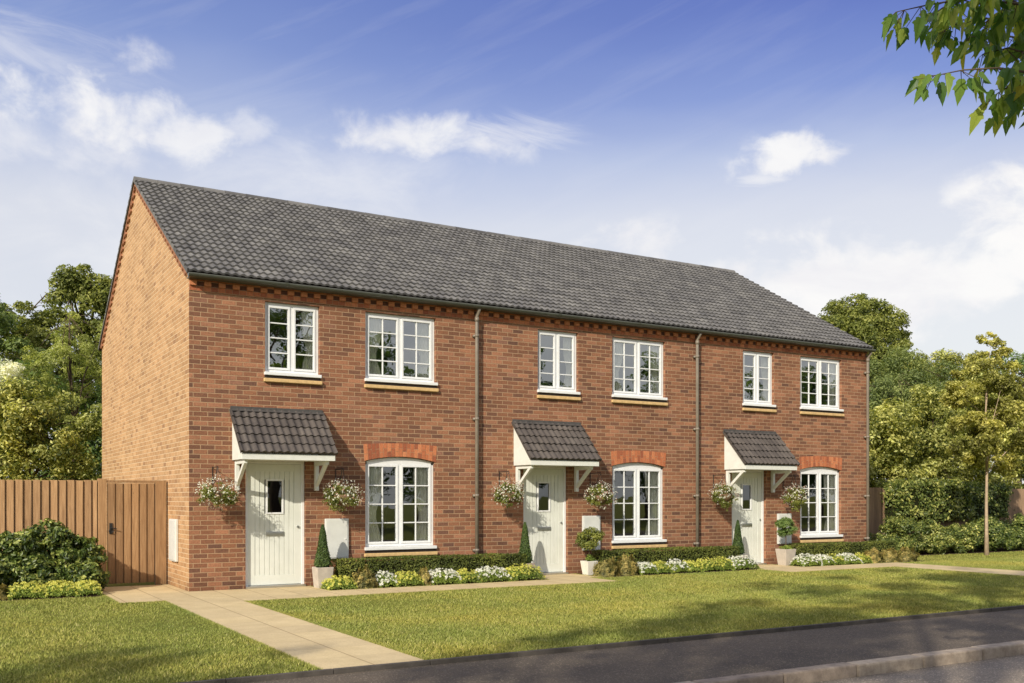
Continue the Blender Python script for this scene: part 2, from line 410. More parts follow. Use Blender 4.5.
def crown_pts(blobs, n, seed=0, k=26, sub=.34, shell=.55, up=.5):
    "leaf points and normals gathered in clumps spread through ellipsoid blobs"
    rg = np.random.default_rng(seed); P = []; N = []; R = []
    vol = np.array([(b[3]*b[4]*b[5])**(2/3) for b in blobs]); share = vol/vol.sum()
    for b, sh in zip(blobs, share):
        c = np.array(b[:3]); r = np.array(b[3:6]); m = max(6, int(k*(1 if len(blobs) < 3 else .7)))
        d = unit(rg.normal(0, 1, (m, 3))); q = rg.uniform(shell, 1., (m, 1))
        cc = c+d*r*q*.86; rr = r.mean()*sub*rg.uniform(.6, 1.3, m)
        tone = rg.uniform(.3, .7, m)
        cnt = np.maximum(1, (n*sh*(rr**2)/(rr**2).sum()).astype(int))
        for i in range(m):
            e = unit(rg.normal(0, 1, (cnt[i], 3))); e[:, 2] = np.where(rg.random(cnt[i]) < .4, np.abs(e[:, 2]), e[:, 2])
            p = cc[i]+e*rr[i]*rg.uniform(.45, 1.08, (cnt[i], 1))*np.array([1.1, 1.1, .85])
            P.append(p); N.append(unit(e+d[i]*.5+np.array([0, 0, up])))
            R.append(np.full(cnt[i], tone[i])+e[:, 2]*.12)
    return np.concatenate(P), np.concatenate(N), np.concatenate(R)

def limbs(mb, base, top, r, tips, seed=0, n=7):
    rg = random.Random(seed); base = Vector(base); top = Vector(top)
    pts = [base.lerp(top, i/6)+Vector((rg.uniform(-1, 1), rg.uniform(-1, 1), 0))*r*.5*(0 if i in (0,) else 1) for i in range(7)]
    mb.tube(pts, [r*(1.25 if i == 0 else 1-i*.12) for i in range(7)], n)
    for tp in tips:
        tp = Vector(tp); i = rg.randint(3, 6); a = pts[i]
        mid = a.lerp(tp, .5)+Vector((rg.uniform(-.2, .2), rg.uniform(-.2, .2), (tp-a).length*.12))
        rr = r*(1-i*.12)*.55
        mb.tube([a, mid, tp], [rr, rr*.6, rr*.18], 6)
        for _ in range(3):
            q = mid.lerp(tp, rg.random()); e = q+Vector((rg.uniform(-1, 1), rg.uniform(-1, 1), rg.uniform(-.2, .7)))*min(.35, (tp-a).length*.22)
            mb.tube([q, e], [rr*.35, rr*.08], 5)

def tree(name, label, cat, base, blobs, n, lsize, lm, bark='bark', r=.15, seed=0, group=None, k=26, sub=.34, trunk_top=None, ratio=.5, shell=.55, hang=0., tipn=None):
    "blobs are in world coordinates"
    root = empty(name, base, label, cat, group)
    bx = Vector(base)
    loc = [(b[0]-bx.x, b[1]-bx.y, b[2]-bx.z, *b[3:6]) for b in blobs]
    P, N, R = crown_pts(loc, n, seed, k, sub, shell)
    leaves('crown', P, N, lsize, lm, root, seed+1, ratio, rvals=R, hang=hang)
    mb = MB(); c = max(loc, key=lambda b: b[2])
    tt = trunk_top or (c[0], c[1], c[2]+c[5]*.3)
    rg = random.Random(seed+5); tips = []
    for b in loc:
        for _ in range(tipn or max(3, 10//len(loc))):
            v = Vector((rg.gauss(0, 1), rg.gauss(0, 1), rg.gauss(0, 1)+.2)).normalized()
            tips.append((b[0]+v.x*b[3]*.6, b[1]+v.y*b[4]*.6, b[2]+v.z*b[5]*.55))
    limbs(mb, (0, 0, -.05), tt, r, tips, seed)
    mb.build('trunk', M[bark], root, True)
    return root

# ================================================================== THE SETTING
def sheet(name, x0, x1, y0, y1, z0, z1, m, mb=None):
    b = MB(); b.box(x0, x1, y0, y1, z0, z1); o = b.build(name, M[m]); tag(o, kind='structure'); return o
b = MB(); b.add([(-500, -500, -.17), (500, -500, -.17), (500, 500, -.17), (-500, 500, -.17)], [(0, 1, 2, 3)])
tag(b.build('ground', M['lawn']), kind='structure')
sheet('road', -120, 140, -15.2, -9.86, -.3, -.135, 'road')
sheet('pavement', -120, 140, -9.70, -7.90, -.3, -.032, 'tarmac')
sheet('far_pavement', -120, 140, -17.2, -15.36, -.3, -.012, 'tarmac')
sheet('verge', -120, 140, -60, -17.26, -.3, -.005, 'lawn')
# lawn with gently uneven top
def lawn():
    xs = np.concatenate([[-60, -30], np.arange(-14, 34, .5), [50, 90]]); ys = np.concatenate([np.arange(-7.84, 3, .4), [10, 30, 90]])
    V = []; idx = {}
    for j, y in enumerate(ys):
        for i, x in enumerate(xs):
            z = .012*noise.noise(Vector((x*.5, y*.5, 0))) - .004
            if y < -7.5 or y > -1.9: z = -.004
            V.append((x, y, z))
    nx = len(xs); F = []
    for j in range(len(ys)-1):
        for i in range(nx-1): F.append((j*nx+i, j*nx+i+1, (j+1)*nx+i+1, (j+1)*nx+i))
    b = MB(); b.add(V, F); return b.build('lawn', M['lawn'], None, True)
tag(lawn(), kind='structure')
b = MB()
x = -60.
while x < 80:
    b.box(x, x+.909, -7.898, -7.85, -.25, .012, random.random()); x += .915
tag(b.build('lawn_edging', M['edging'], bevel=.004), kind='structure')
def kerb(y0, y1):
    b = MB(); x = -40.2
    while x < 70:
        t = random.uniform(-.006, .006)
        b.box(x, x+.898, y0+t*.5, y1+t*.5, -.3, -.022+t*.5, random.random()); x += .915
    return tag(b.build('kerb', M['kerb'], bevel=.018), kind='structure')
kerb(-9.86, -9.70); kerb(-15.36, -15.2)

# paths: a flat union of rectangles, each butted to the next
PATHS = [(-.62, .36, -7.845, -1.9), (-1.23, -.62, -1.3, 1.5), (-.62, -.006, -1.9, 1.5), (-.006, 1.96, -1.9, -.006), (1.96, 7.0, -1.88, -.98),
         (6.1, 7.25, -.98, -.006), (11.36, 12.56, -.98, -.006), (11.2, 15.5, -1.92, -.98), (14.25, 15.5, -7.845, -1.92)]
for r_ in PATHS:
    sheet('path', r_[0], r_[1], r_[2], r_[3], -.1, .008, 'paving')
BEDS = [(1.97, 6.08, -.97, -.01), (7.26, 11.34, -.97, -.01), (12.57, 16.6, -.97, .3), (-4.5, -1.3, .0, 1.5), (16.5, 34., .55, 2.1)]
for r_ in BEDS:
    sheet('flower_bed', r_[0], r_[1], r_[2], r_[3], -.1, .004, 'soil')

# short grass blades
def blades():
    rg = np.random.default_rng(3); pts = []
    def region(x0, x1, y0, y1, dens):
        n = int((x1-x0)*(y1-y0)*dens); p = np.stack([rg.uniform(x0, x1, n), rg.uniform(y0, y1, n)], 1)
        ok = np.ones(n, bool)
        for (a, b_, c, d) in PATHS+BEDS: ok &= ~((p[:, 0] > a-.012) & (p[:, 0] < b_+.012) & (p[:, 1] > c-.012) & (p[:, 1] < d+.012))
        # only what the street can see
        q = p-np.array([CAM.x, CAM.y]); Z = q@np.array([VD.x, VD.y]); X = q@np.array([RD.x, RD.y])
        ok &= (np.abs(X/Z) < .62)
        pts.append(p[ok])
    region(-7, 12, -7.83, -4.5, 3800); region(-6, 20, -4.5, -1.0, 2000); region(-6, -1, -1, .2, 1500); region(12, 36, -7.83, -4.5, 900)
    region(16, 36, -4.5, .6, 700)
    # the edges are thicker so they stay soft
    for (a, b_, c, d) in PATHS:
        for _ in range(1):
            n = int(900*(d-c)); e = np.concatenate([np.stack([np.full(n, a)-abs(rg.normal(0, .02, n)), rg.uniform(c, d, n)], 1), np.stack([np.full(n, b_)+abs(rg.normal(0, .02, n)), rg.uniform(c, d, n)], 1)])
            n2 = int(900*(b_-a)); e = np.concatenate([e, np.stack([rg.uniform(a, b_, n2), np.full(n2, c)-abs(rg.normal(0, .02, n2))], 1), np.stack([rg.uniform(a, b_, n2), np.full(n2, d)+abs(rg.normal(0, .02, n2))], 1)])
            ok = (e[:, 1] > -7.84) & (e[:, 1] < 1)
            for (a2, b2, c2, d2) in PATHS+BEDS: ok &= ~((e[:, 0] > a2) & (e[:, 0] < b2) & (e[:, 1] > c2) & (e[:, 1] < d2))
            ok &= ~((e[:, 0] > -.01) & (e[:, 1] > -.01))
            pts.append(e[ok])
    p = np.concatenate(pts); n = len(p)
    h = rg.uniform(.010, .026, n); a = rg.uniform(0, 2*PI, n); w = rg.uniform(.003, .007, n)
    lean = rg.normal(0, .016, (n, 2))
    V = np.zeros((n, 3, 3)); V[:, 0, :2] = p+np.stack([np.cos(a), np.sin(a)], 1)*w[:, None]; V[:, 1, :2] = p-np.stack([np.cos(a), np.sin(a)], 1)*w[:, None]
    V[:, 0, 2] = V[:, 1, 2] = -.008; V[:, 2, :2] = p+lean; V[:, 2, 2] = h
    o = np_mesh('grass', V.reshape(-1, 3), np.arange(n*3).reshape(n, 3), np.repeat(rg.random(n), 3), M['blade'])
    tag(o, 'short mown green grass covering the front lawns', 'grass', kind='stuff')
blades()

# ================================================================== HOUSES
HW, HD, WT = 5.255, 9.12, .30
EAVE, APEX = 5.06, 7.70
pitch = math.atan2(APEX-EAVE, HD/2)
OPEN = [(1.21, 2.14, 3.49, 4.70), (2.96, 4.31, 3.49, 4.70), (.89, 1.895, 0., 2.10), (2.96, 4.29, .575, 2.20)]

def tiles(mb, x0, x1, s_len, org, sdir, ndir, gauge, roll, h=.024, step=.03, xs=(1, 0, 0), nper=7):
    "courses of rolled tiles running up the slope"
    org, sdir, ndir, xd = Vector(org), Vector(sdir), Vector(ndir), Vector(xs)
    rows = max(1, round(s_len/gauge)); g = s_len/rows; m = int(round((x1-x0)/roll))*nper
    for i in range(rows):
        vs = []; rr = []
        jx = random.uniform(-.004, .004)
        for k in range(m+1):
            u = x0+(x1-x0)*k/m; ph = (u/roll) % 1.
            prof = h*(math.sin(PI*min(1, ph/.62))**.8 if ph < .62 else -.25*math.sin(PI*(ph-.62)/.38))
            t = .5+.5*noise.noise(Vector((math.floor(u/roll)*3.7, i*5.3, 1.1)))*1.6 + random.uniform(-.02, .02)
            sag = .004*noise.noise(Vector((u*.9, i*.7, 4)))
            for s_, o_ in ((i*g, step*.15+prof*.6), (i*g, step+prof), ((i+1)*g+.01, prof+.004)):
                vs.append(org+xd*(u+jx*0)+sdir*s_+ndir*(o_+sag)); rr.append(min(1, max(0, t)))
        fs = []
        for k in range(m):
            a = k*3; c = (k+1)*3
            fs += [(a, c, c+1, a+1), (a+1, c+1, c+2, a+2)]
        b0 = len(mb.v); mb.v += [tuple(v) for v in vs]; mb.f += [tuple(q+b0 for q in f) for f in fs]; mb.r += rr

def wall_front(mb, X, HW):
    "front wall with real openings"
    xs = sorted({0, HW} | {o[0] for o in OPEN} | {o[1] for o in OPEN}); zs = sorted({-.15, EAVE-.06} | {o[2] for o in OPEN if o[2] > 0} | {0.} | {o[3] for o in OPEN})
    def is_open(x, z): return any(o[0] < x < o[1] and o[2] < z < o[3] for o in OPEN)
    for i in range(len(xs)-1):
        for j in range(len(zs)-1):
            if is_open((xs[i]+xs[i+1])/2, (zs[j]+zs[j+1])/2): continue
            for yy, fl in ((0, 0), (WT, 1)):
                q = [(X+xs[i], yy, zs[j]), (X+xs[i+1], yy, zs[j]), (X+xs[i+1], yy, zs[j+1]), (X+xs[i], yy, zs[j+1])]
                mb.add(q[::-1] if fl else q, [(0, 1, 2, 3)], .5)
    for (a, c, d, e) in OPEN:
        mb.add([(X+a, 0, d), (X+a, WT, d), (X+a, WT, e), (X+a, 0, e)], [(0, 1, 2, 3)], .5)
        mb.add([(X+c, 0, d), (X+c, WT, d), (X+c, WT, e), (X+c, 0, e)], [(3, 2, 1, 0)], .5)
        mb.add([(X+a, 0, e), (X+c, 0, e), (X+c, WT, e), (X+a, WT, e)], [(0, 3, 2, 1)], .5)
        if d > 0: mb.add([(X+a, 0, d), (X+c, 0, d), (X+c, WT, d), (X+a, WT, d)], [(0, 1, 2, 3)], .5)

def arc_z(x, a, c, base, rise):
    t = (x-(a+c)/2)/((c-a)/2); return base+rise*(1-t*t)

def window(X, o, house, cols, rows=4, arched=False, curtains=(1, 1), glass='glass'):
    a, c, z0, z1 = o; a += X; c += X; y0 = .062
    base = z1-.085 if arched else z1; rise = .085
    top = (lambda x: arc_z(x, a, c, base, rise)-.004) if arched else (lambda x: z1)
    fr = MB()
    zb = z0+.055
    fr.box(a+.002, a+.055, y0, y0+.07, zb, base); fr.box(c-.055, c-.002, y0, y0+.07, zb, base)
    fr.box(a+.055, c-.055, y0, y0+.07, zb, zb+.05)
    if arched:
        n = 14; lo = base-.055
        vs = []
        for i in range(n+1):
            x_ = a+.003+(c-a-.006)*i/n
            for yy in (y0, y0+.07): vs += [(x_, yy, lo), (x_, yy, max(lo+.05, top(x_)))]
        fs = []
        for i in range(n):
            p = i*4; q = p+4
            fs += [(p, q, q+1, p+1), (p+1, q+1, q+3, p+3), (p+2, p+3, q+3, q+2), (p, p+2, q+2, q)]
        fr.add(vs, fs)
        zt = lo
    else:
        fr.box(a+.055, c-.055, y0, y0+.07, z1-.055, z1-.002); fr.box(a+.002, a+.055, y0, y0+.07, base, base+.0) if 0 else None
        zt = z1-.055
    mid = (a+c)/2
    fr.box(mid-.028, mid+.028, y0+.001, y0+.069, zb+.05, zt)
    w = fr.build('window', M['white'], house, bevel=.006)
    # sashes with their glazing bars, panes behind them
    for s0, s1 in ((a+.055, mid-.028), (mid+.028, c-.055)):
        sb = MB(); e = .036; ys = y0-.012
        sb.box(s0, s0+e, ys, ys+.06, zb+.05, zt); sb.box(s1-e, s1, ys, ys+.06, zb+.05, zt)
        sb.box(s0+e, s1-e, ys, ys+.06, zb+.05, zb+.05+e); sb.box(s0+e, s1-e, ys, ys+.06, zt-e, zt)
        ix0, ix1, iz0, iz1 = s0+e, s1-e, zb+.05+e, zt-e
        for k in range(1, cols): q = ix0+(ix1-ix0)*k/cols; sb.box(q-.010, q+.010, ys+.012, ys+.05, iz0, iz1)
        for k in range(1, rows): q = iz0+(iz1-iz0)*k/rows; sb.box(ix0, ix1, ys+.0135, ys+.049, q-.010, q+.010)
        sb.build('sash', M['white'], w, bevel=.003)
        gp = MB(); t = random.uniform(-.004, .004); t2 = random.uniform(-.003, .003)
        gp.add([(ix0, ys+.030+t, iz0), (ix1, ys+.030-t, iz0), (ix1, ys+.030-t+t2, iz1), (ix0, ys+.030+t+t2, iz1)], [(0, 1, 2, 3)])
        gp.build('glass_pane', M[glass], w)
    sl = MB(); sl.box(a-.018, c+.018, -.055, y0+.03, z0, z0+.052)
    sl.build('window_sill', M['white'], w, bevel=.006)
    st = MB(); st.box(a-.03, c+.03, -.06, -.001, z0-.112, z0-.052)
    st.build('stone_sill', M['stone'], w, bevel=.01)
    rc = MB(); rc.box(a-.01, c+.01, -.022, -.002, z0-.05, z0)  # dark strip standing in for the shadow line between white sill and stone
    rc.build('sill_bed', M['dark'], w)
    for side, on in zip((0, 1), curtains):
        if not on: continue
        cm = MB(); n = 40; wd = (.31 if c-a > 1.1 else .22)*on; x0 = a+.05 if side == 0 else c-.05-wd
        vs = []
        for j in range(13):
            zz = z0+.06+(zt-z0-.04)*j/12
            pinch = 1-.35*math.exp(-((j-4.5)/2.2)**2)
            for i in range(n+1):
                u = i/n; xx = (x0+wd*(u*pinch)) if side == 0 else (x0+wd*(1-(1-u)*pinch))
                vs.append((xx, .135+.011*math.sin(u*5*2*PI+.4*math.sin(j*.6)), zz))
        cm.add(vs, [(j*(n+1)+i, j*(n+1)+i+1, (j+1)*(n+1)+i+1, (j+1)*(n+1)+i) for j in range(12) for i in range(n)])
        cm.build('curtain', M['curtain'], w, True)
    return w

def arch(X, o, house):
    a, c, z0, z1 = o; a += X; c += X; base = z1-.085; rise = .085
    n = 19; br = MB(); mo = MB(); e = .02
    A, C = a-.02, c+.02; t0 = base-.0
    topc = lambda u: base+.292+.030*(1-(2*u-1)**2)
    botc = lambda u: base+.004+rise*(1-(2*u-1)**2)
    for i in range(n):
        u0 = i/n; u1 = (i+1)/n
        def P(u, top, k=0):
            fl = e*(2*u-1) if top else 0
            x_ = A+(C-A)*u+fl; return x_, (topc(u) if top else botc(u))
        gp = .0045
        x0b, zb0 = P(u0, 0); x1b, zb1 = P(u1, 0); x0t, zt0 = P(u0, 1); x1t, zt1 = P(u1, 1)
        pr = random.uniform(.004, .009)
        split = .62 if i % 2 else .38
        for (lo, hi) in ((0, split-.018), (split+.018, 1)):
            def L_(xb, zb_, xt, zt_, f, sg): return (xb+(xt-xb)*f+sg*gp, zb_+(zt_-zb_)*f)
            q = [L_(x0b, zb0, x0t, zt0, lo, 1), L_(x1b, zb1, x1t, zt1, lo, -1), L_(x1b, zb1, x1t, zt1, hi, -1), L_(x0b, zb0, x0t, zt0, hi, 1)]
            br.add([(x_, -pr, z_) for x_, z_ in q]+[(x_, .099, z_) for x_, z_ in q], [(0, 1, 2, 3), (0, 4, 5, 1), (1, 5, 6, 2), (2, 6, 7, 3), (3, 7, 4, 0)])
        q = [(x0b, zb0), (x1b, zb1), (x1t, zt1), (x0t, zt0)]
        mo.add([(x_, -.002, z_) for x_, z_ in q]+[(x_, .10, z_) for x_, z_ in q], [(0, 1, 2, 3), (0, 4, 5, 1), (4, 7, 6, 5)])
    ar = br.build('brick_arch', M['arch_brick'], house)
    mo.build('mortar_joints', M['mortar'], ar)

def canopy(X, house):
    x0, x1, pr = X+.645, X+2.185, .66
    zt, zf = 2.905, 2.185
    cn = MB()
    # cheeks (triangular side boards), fascia and soffit
    for xx in (x0+.03, x1-.055):
        vs = [(xx, -.002, zf-.10), (xx, -pr+.03, zf-.10), (xx, -pr+.03, zf-.02), (xx, -.002, zt-.05)]
        vs += [(v[0]+.025, v[1], v[2]) for v in vs]
        cn.add(vs, [(0, 1, 2, 3), (7, 6, 5, 4), (0, 4, 5, 1), (1, 5, 6, 2), (2, 6, 7, 3)])
    cn.box(x0+.012, x1-.012, -pr+.008, -pr+.03, zf-.105, zf-.012)
    cn.box(x0+.055, x1-.055, -pr+.03, -.002, zf-.098, zf-.08)
    c = cn.build('porch_canopy', M['cream'], house, bevel=.003)
    sl = Vector((0, pr+.02, zt-zf)); ln = sl.length; sd = sl.normalized(); nd = Vector((0, -sd.z, sd.y))
    tm = MB(); tiles(tm, x0-.012, x1+.012, ln, (0, -pr-.02, zf), sd, nd, .20, .1207, .022, .03)
    # verge ends of the tiles
    for xx in (x0-.018, x1+.006):
        rows = 5
        for i in range(rows):
            a_ = Vector((xx, -pr-.02, zf))+sd*(ln*i/rows)+nd*.0; b_ = a_+sd*(ln/rows-.004)
            w0 = nd*.042; w1 = nd*.012
            q = [a_-nd*.02, b_-nd*.02, b_+w1, a_+w0]; q2 = [v+Vector((.012, 0, 0)) for v in q]
            tm.add(q+q2, [(0, 1, 2, 3), (7, 6, 5, 4), (0, 4, 5, 1), (2, 6, 7, 3), (3, 7, 4, 0)], .3)
    tm.build('canopy_tiles', M['canopy_tile'], c)
    um = MB(); um.add([(x0, -pr-.005, zf-.005), (x1, -pr-.005, zf-.005), (x1, -.003, zt-.012), (x0, -.003, zt-.012)], [(0, 1, 2, 3)])
    um.build('canopy_board', M['soffit'], c)
    fl = MB()
    fl.box(x0+.0, x1-.0, -.018, -.003, zt-.02, zt+.05)
    fl.add([(x0, -.018, zt+.01), (x1, -.018, zt+.01), (x1, -.08, zt-.028), (x0, -.08, zt-.028)], [(0, 3, 2, 1)])
    fl.build('lead_flashing', M['lead'], c)
    for xx in (x0+.10, x1-.115):
        g = MB()
        g.box(xx-.032, xx+.032, -.075, -.003, 1.60, zf-.099)
        g.box(xx-.030, xx+.030, -.56, -.075, zf-.165, zf-.099)
        g.bar((xx, -.04, 1.68), (xx, -.50, zf-.15), .055, .06)
        g.build('gallows_bracket', M['cream'], c, bevel=.005)

def door(X, house):
    a, c, z0, z1 = OPEN[2]; a += X; c += X; y0 = .06
    f = MB(); f.box(a+.002, a+.055, y0, y0+.09, .012, z1-.002); f.box(c-.055, c-.002, y0, y0+.09, .012, z1-.002)
    f.box(a+.055, c-.055, y0, y0+.09, z1-.06, z1-.002)
    fr = f.build('door_frame', M['white'], house, bevel=.005)
    th = MB(); th.box(a+.003, c-.003, -.03, y0+.05, .008, .045); th.build('threshold', M['chrome'], fr, bevel=.004)
    # leaf: vertical tongue-and-groove boards around a glazed light
    gx0, gx1, gz0, gz1 = X+1.275, X+1.515, 1.24, 1.76
    l0, l1, b0, b1 = a+.058, c-.058, .05, z1-.064
    d = MB(); yd = y0+.018; nb = 8; st = .115
    d.box(l0, l0+st, yd-.004, yd+.044, b0, b1); d.box(l1-st, l1, yd-.004, yd+.044, b0, b1)
    d.box(l0+st, l1-st, yd-.004, yd+.044, b0, b0+.16); d.box(l0+st, l1-st, yd-.004, yd+.044, b1-.12, b1)
    xi0, xi1 = l0+st, l1-st; w = (xi1-xi0)/nb
    for i in range(nb):
        p0, p1 = xi0+i*w+.0045, xi0+(i+1)*w-.0045
        segs = [(b0+.16, b1-.12)]
        if p1 > gx0-.02 and p0 < gx1+.02: segs = [(b0+.16, gz0-.02), (gz1+.02, b1-.12)]
        for s0, s1 in segs: d.box(p0, p1, yd+.003, yd+.04, s0, s1)
    for s0, s1 in ((b0+.16, gz0-.02), (gz1+.02, b1-.12)):
        d.box(xi0, xi1, yd+.012, yd+.036, s0, s1)
    dr = d.build('front_door', M['door'], house, bevel=.003)
    g = MB()
    e = .028
    g.box(gx0-e, gx0, yd-.01, yd+.038, gz0-e, gz1+e); g.box(gx1, gx1+e, yd-.01, yd+.038, gz0-e, gz1+e)
    g.box(gx0, gx1, yd-.01, yd+.038, gz0-e, gz0); g.box(gx0, gx1, yd-.01, yd+.038, gz1, gz1+e)
    g.build('glazing_frame', M['white'], dr, bevel=.003)
    p = MB(); p.add([(gx0, yd+.015, gz0), (gx1, yd+.015, gz0), (gx1, yd+.015, gz1), (gx0, yd+.015, gz1)], [(0, 1, 2, 3)])
    p.build('glass_pane', M['doorglass'], dr)
    for xx in (0,):
        lb = MB(); lb.box(X+1.245, X+1.545, yd-.014, yd-.003, .855, .925); lb.box(X+1.265, X+1.525, yd-.019, yd-.013, .87, .91)
        lb.build('letterbox', M['chrome'], dr, bevel=.004)
    lk = MB(); lk.tube([(l1-.055, yd-.022, 1.0), (l1-.055, yd-.003, 1.0)], .02, 14); lk.box(l1-.062, l1-.048, yd-.032, yd-.02, .985, 1.015)
    lk.build('lock', M['chrome'], dr)

def meter(o_, name, parent):
    pass

def hook(mb, x, z=1.98):
    "wrought bracket that carries a hanging basket"
    mb.bar((x, -.006, z-.28), (x, -.006, z+.02), .012, .008, Vector((1, 0, 0)))
    mb.tube([(x, -.01, z), (x, -.36, z+.01)], .006, 6)
    pts = [(x, -.012, z-.27)]+[(x, -.012-.27*math.sin(t), z-.27+.26*(1-math.cos(t))) for t in [i*PI/2/7 for i in range(1, 8)]]
    mb.tube(pts, .005, 6)
    mb.tube([(x, -.35+.025*math.cos(t), z-.015+.022*math.sin(t)) for t in [i*PI/6 for i in range(0, 10)]], .0045, 5)

names = ['left', 'middle', 'right']
HOUSES = []
for hi in range(3):
    X = hi*HW
    lab = ['left end terraced brick house with pale gable wall and white meter box on its side',
           'middle terraced brick house between the two downpipes with white pots by its door',
           'right end terraced brick house nearest the young tree and the trimmed hedge'][hi]
    H = empty('terraced_house', (X, 0, 0), lab, 'house', 'terraced houses in the row')
    H.location = (0, 0, 0)
    W_ = HW-(.085 if hi == 2 else 0)
    wm = MB(); wall_front(wm, X, W_)
    wm.build('wall', M['brick'], H)
    # the other walls
    def gable(mb, xa, xb, inset=0.):
        prof = [(0, -.15), (HD, -.15), (HD, EAVE-.06), (HD/2, APEX-.07), (0, EAVE-.06)]
        if inset: prof = [(WT, -.15), (HD-WT, -.15), (HD-WT, EAVE-.06), (HD/2, APEX-.12), (WT, EAVE-.06)]
        n = len(prof); mb.add([(xa, y, z) for y, z in prof]+[(xb, y, z) for y, z in prof], [tuple(range(n))[::-1], tuple(range(n, 2*n))]+([] if 1 else []), .5)
        for i in range(n):
            j = (i+1) % n; p, q = prof[i], prof[j]
            mb.add([(xa, *p), (xa, *q), (xb, *q), (xb, *p)], [(0, 1, 2, 3)], .5)
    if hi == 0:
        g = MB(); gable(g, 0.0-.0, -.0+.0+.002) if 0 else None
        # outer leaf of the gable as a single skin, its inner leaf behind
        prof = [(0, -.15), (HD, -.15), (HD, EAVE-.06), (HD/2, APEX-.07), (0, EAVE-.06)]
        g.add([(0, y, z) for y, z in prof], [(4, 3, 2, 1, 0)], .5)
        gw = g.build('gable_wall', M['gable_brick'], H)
    if hi == 2:
        g = MB(); prof = [(0, -.15), (HD, -.15), (HD, EAVE-.06), (HD/2, APEX-.07), (0, EAVE-.06)]
        g.add([(X+W_, y, z) for y, z in prof], [(0, 1, 2, 3, 4)], .5); g.build('gable_wall', M['brick'], H)
    bw = MB(); bw.add([(X, HD, -.15), (X+W_, HD, -.15), (X+W_, HD, EAVE-.06), (X, HD, EAVE-.06)], [(3, 2, 1, 0)], .5); bw.build('back_wall', M['brick'], H)
    pi_ = MB()
    xa, xb = X+.12, X+W_-.12
    for xx in (xa, xb): pi_.add([(xx, WT, -.1), (xx, HD-.1, -.1), (xx, HD-.1, EAVE-.1), (xx, WT, EAVE-.1)], [(0, 1, 2, 3)])
    pi_.add([(xa, 4.2, -.1), (xb, 4.2, -.1), (xb, 4.2, EAVE-.1), (xa, 4.2, EAVE-.1)], [(0, 1, 2, 3)])
    pi_.box(xa, xb, WT+.001, 4.2, 2.55, 2.75); pi_.box(xa, xb, WT+.001, 4.2, 4.75, 4.85); pi_.box(X+.02, X+W_-.02, .02 if 0 else WT+.001, HD-.05, -.1, .0)
    pi_.box(X+2.45, X+2.55, WT+.001, 4.2, .0, 2.55); pi_.box(X+2.45, X+2.55, WT+.001, 4.2, 2.75, 4.75)
    pi_.build('interior', M['plaster'], H)
    # eaves: dentil course and corbelled course in redder brick
    ev = MB(); mo = MB(); x_ = X
    k = 0
    while x_ < X+W_-.01:
        w = min(.1085, X+W_-x_-.004)
        ev.box(x_+.003, x_+w, -.045, -.001, 4.905, 4.975)
        k % 2 or ev.box(x_+.003, x_+w, -.055, -.001, 4.828, 4.898, .95)
        ev.box(x_+.003, x_+w, -.016, -.001, 4.752, 4.822)
        x_ += .1125; k += 1
    evo = ev.build('eaves_course', M['eave_brick'], H)
    dk = MB(); dk.box(X+.01, X+W_-.01, -.0145, -.0122, 4.830, 4.897); dk.build('toothing_recess', M['recess_brick'], evo)  # strip carrying painted shade behind the gaps in the dentil row
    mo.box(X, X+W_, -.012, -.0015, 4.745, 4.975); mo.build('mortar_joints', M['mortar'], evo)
    # roof
    rf = MB(); sd = Vector((0, math.cos(pitch), math.sin(pitch))); nd = Vector((0, -math.sin(pitch), math.cos(pitch)))
    ov = .16; S = (HD/2+ov)/math.cos(pitch)
    xl = X-(.055 if hi == 0 else 0); xr = X+W_+(.02 if hi == 2 else 0)
    org = Vector((0, -ov, EAVE-ov*math.tan(pitch)+.045))
    tiles(rf, xl, xr, S-.02, org, sd, nd, .222, .128, .022, .036, nper=6)
    org2 = Vector((0, HD+ov, EAVE-ov*math.tan(pitch)+.045)); sd2 = Vector((0, -math.cos(pitch), math.sin(pitch))); nd2 = Vector((0, math.sin(pitch), math.cos(pitch)))
    tiles(rf, xl, xr, S-.02, org2, sd2, nd2, .262, .15, .026, .040, nper=5)
    ro = rf.build('roof', M['tile'], H)
    ub = MB()
    for o2, s2, n2 in ((org, sd, nd), (org2, sd2, nd2)):
        q = [Vector((xl+.012, 0, 0))+o2-n2*.012, Vector((xr-.012, 0, 0))+o2-n2*.012]
        q += [q[1]+s2*S, q[0]+s2*S]; ub.add(q+[v-n2*.03 for v in q], [(0, 1, 2, 3), (7, 6, 5, 4), (0, 4, 5, 1), (1, 5, 6, 2), (3, 7, 4, 0)])
    ub.build('underlay', M['dark'], ro)
    rd = MB(); zr = org.z+(S-.02)*math.sin(pitch)
    x_ = xl
    while x_ < xr-.02:
        w = min(.44, xr-x_)
        n = 9; vs = []
        for xx, e in ((x_, .004), (x_+w-.006, 0)):
            for q in range(n+1):
                t = PI*q/n; vs.append((xx, HD/2+(.115+e)*math.cos(t), zr-.03+(.095+e)*math.sin(t)))
        rd.add(vs, [(q, q+1, n+2+q, n+1+q) for q in range(n)]+[tuple(range(n+1))]); x_ += w
    rd.build('ridge_tiles', M['tile'], ro)
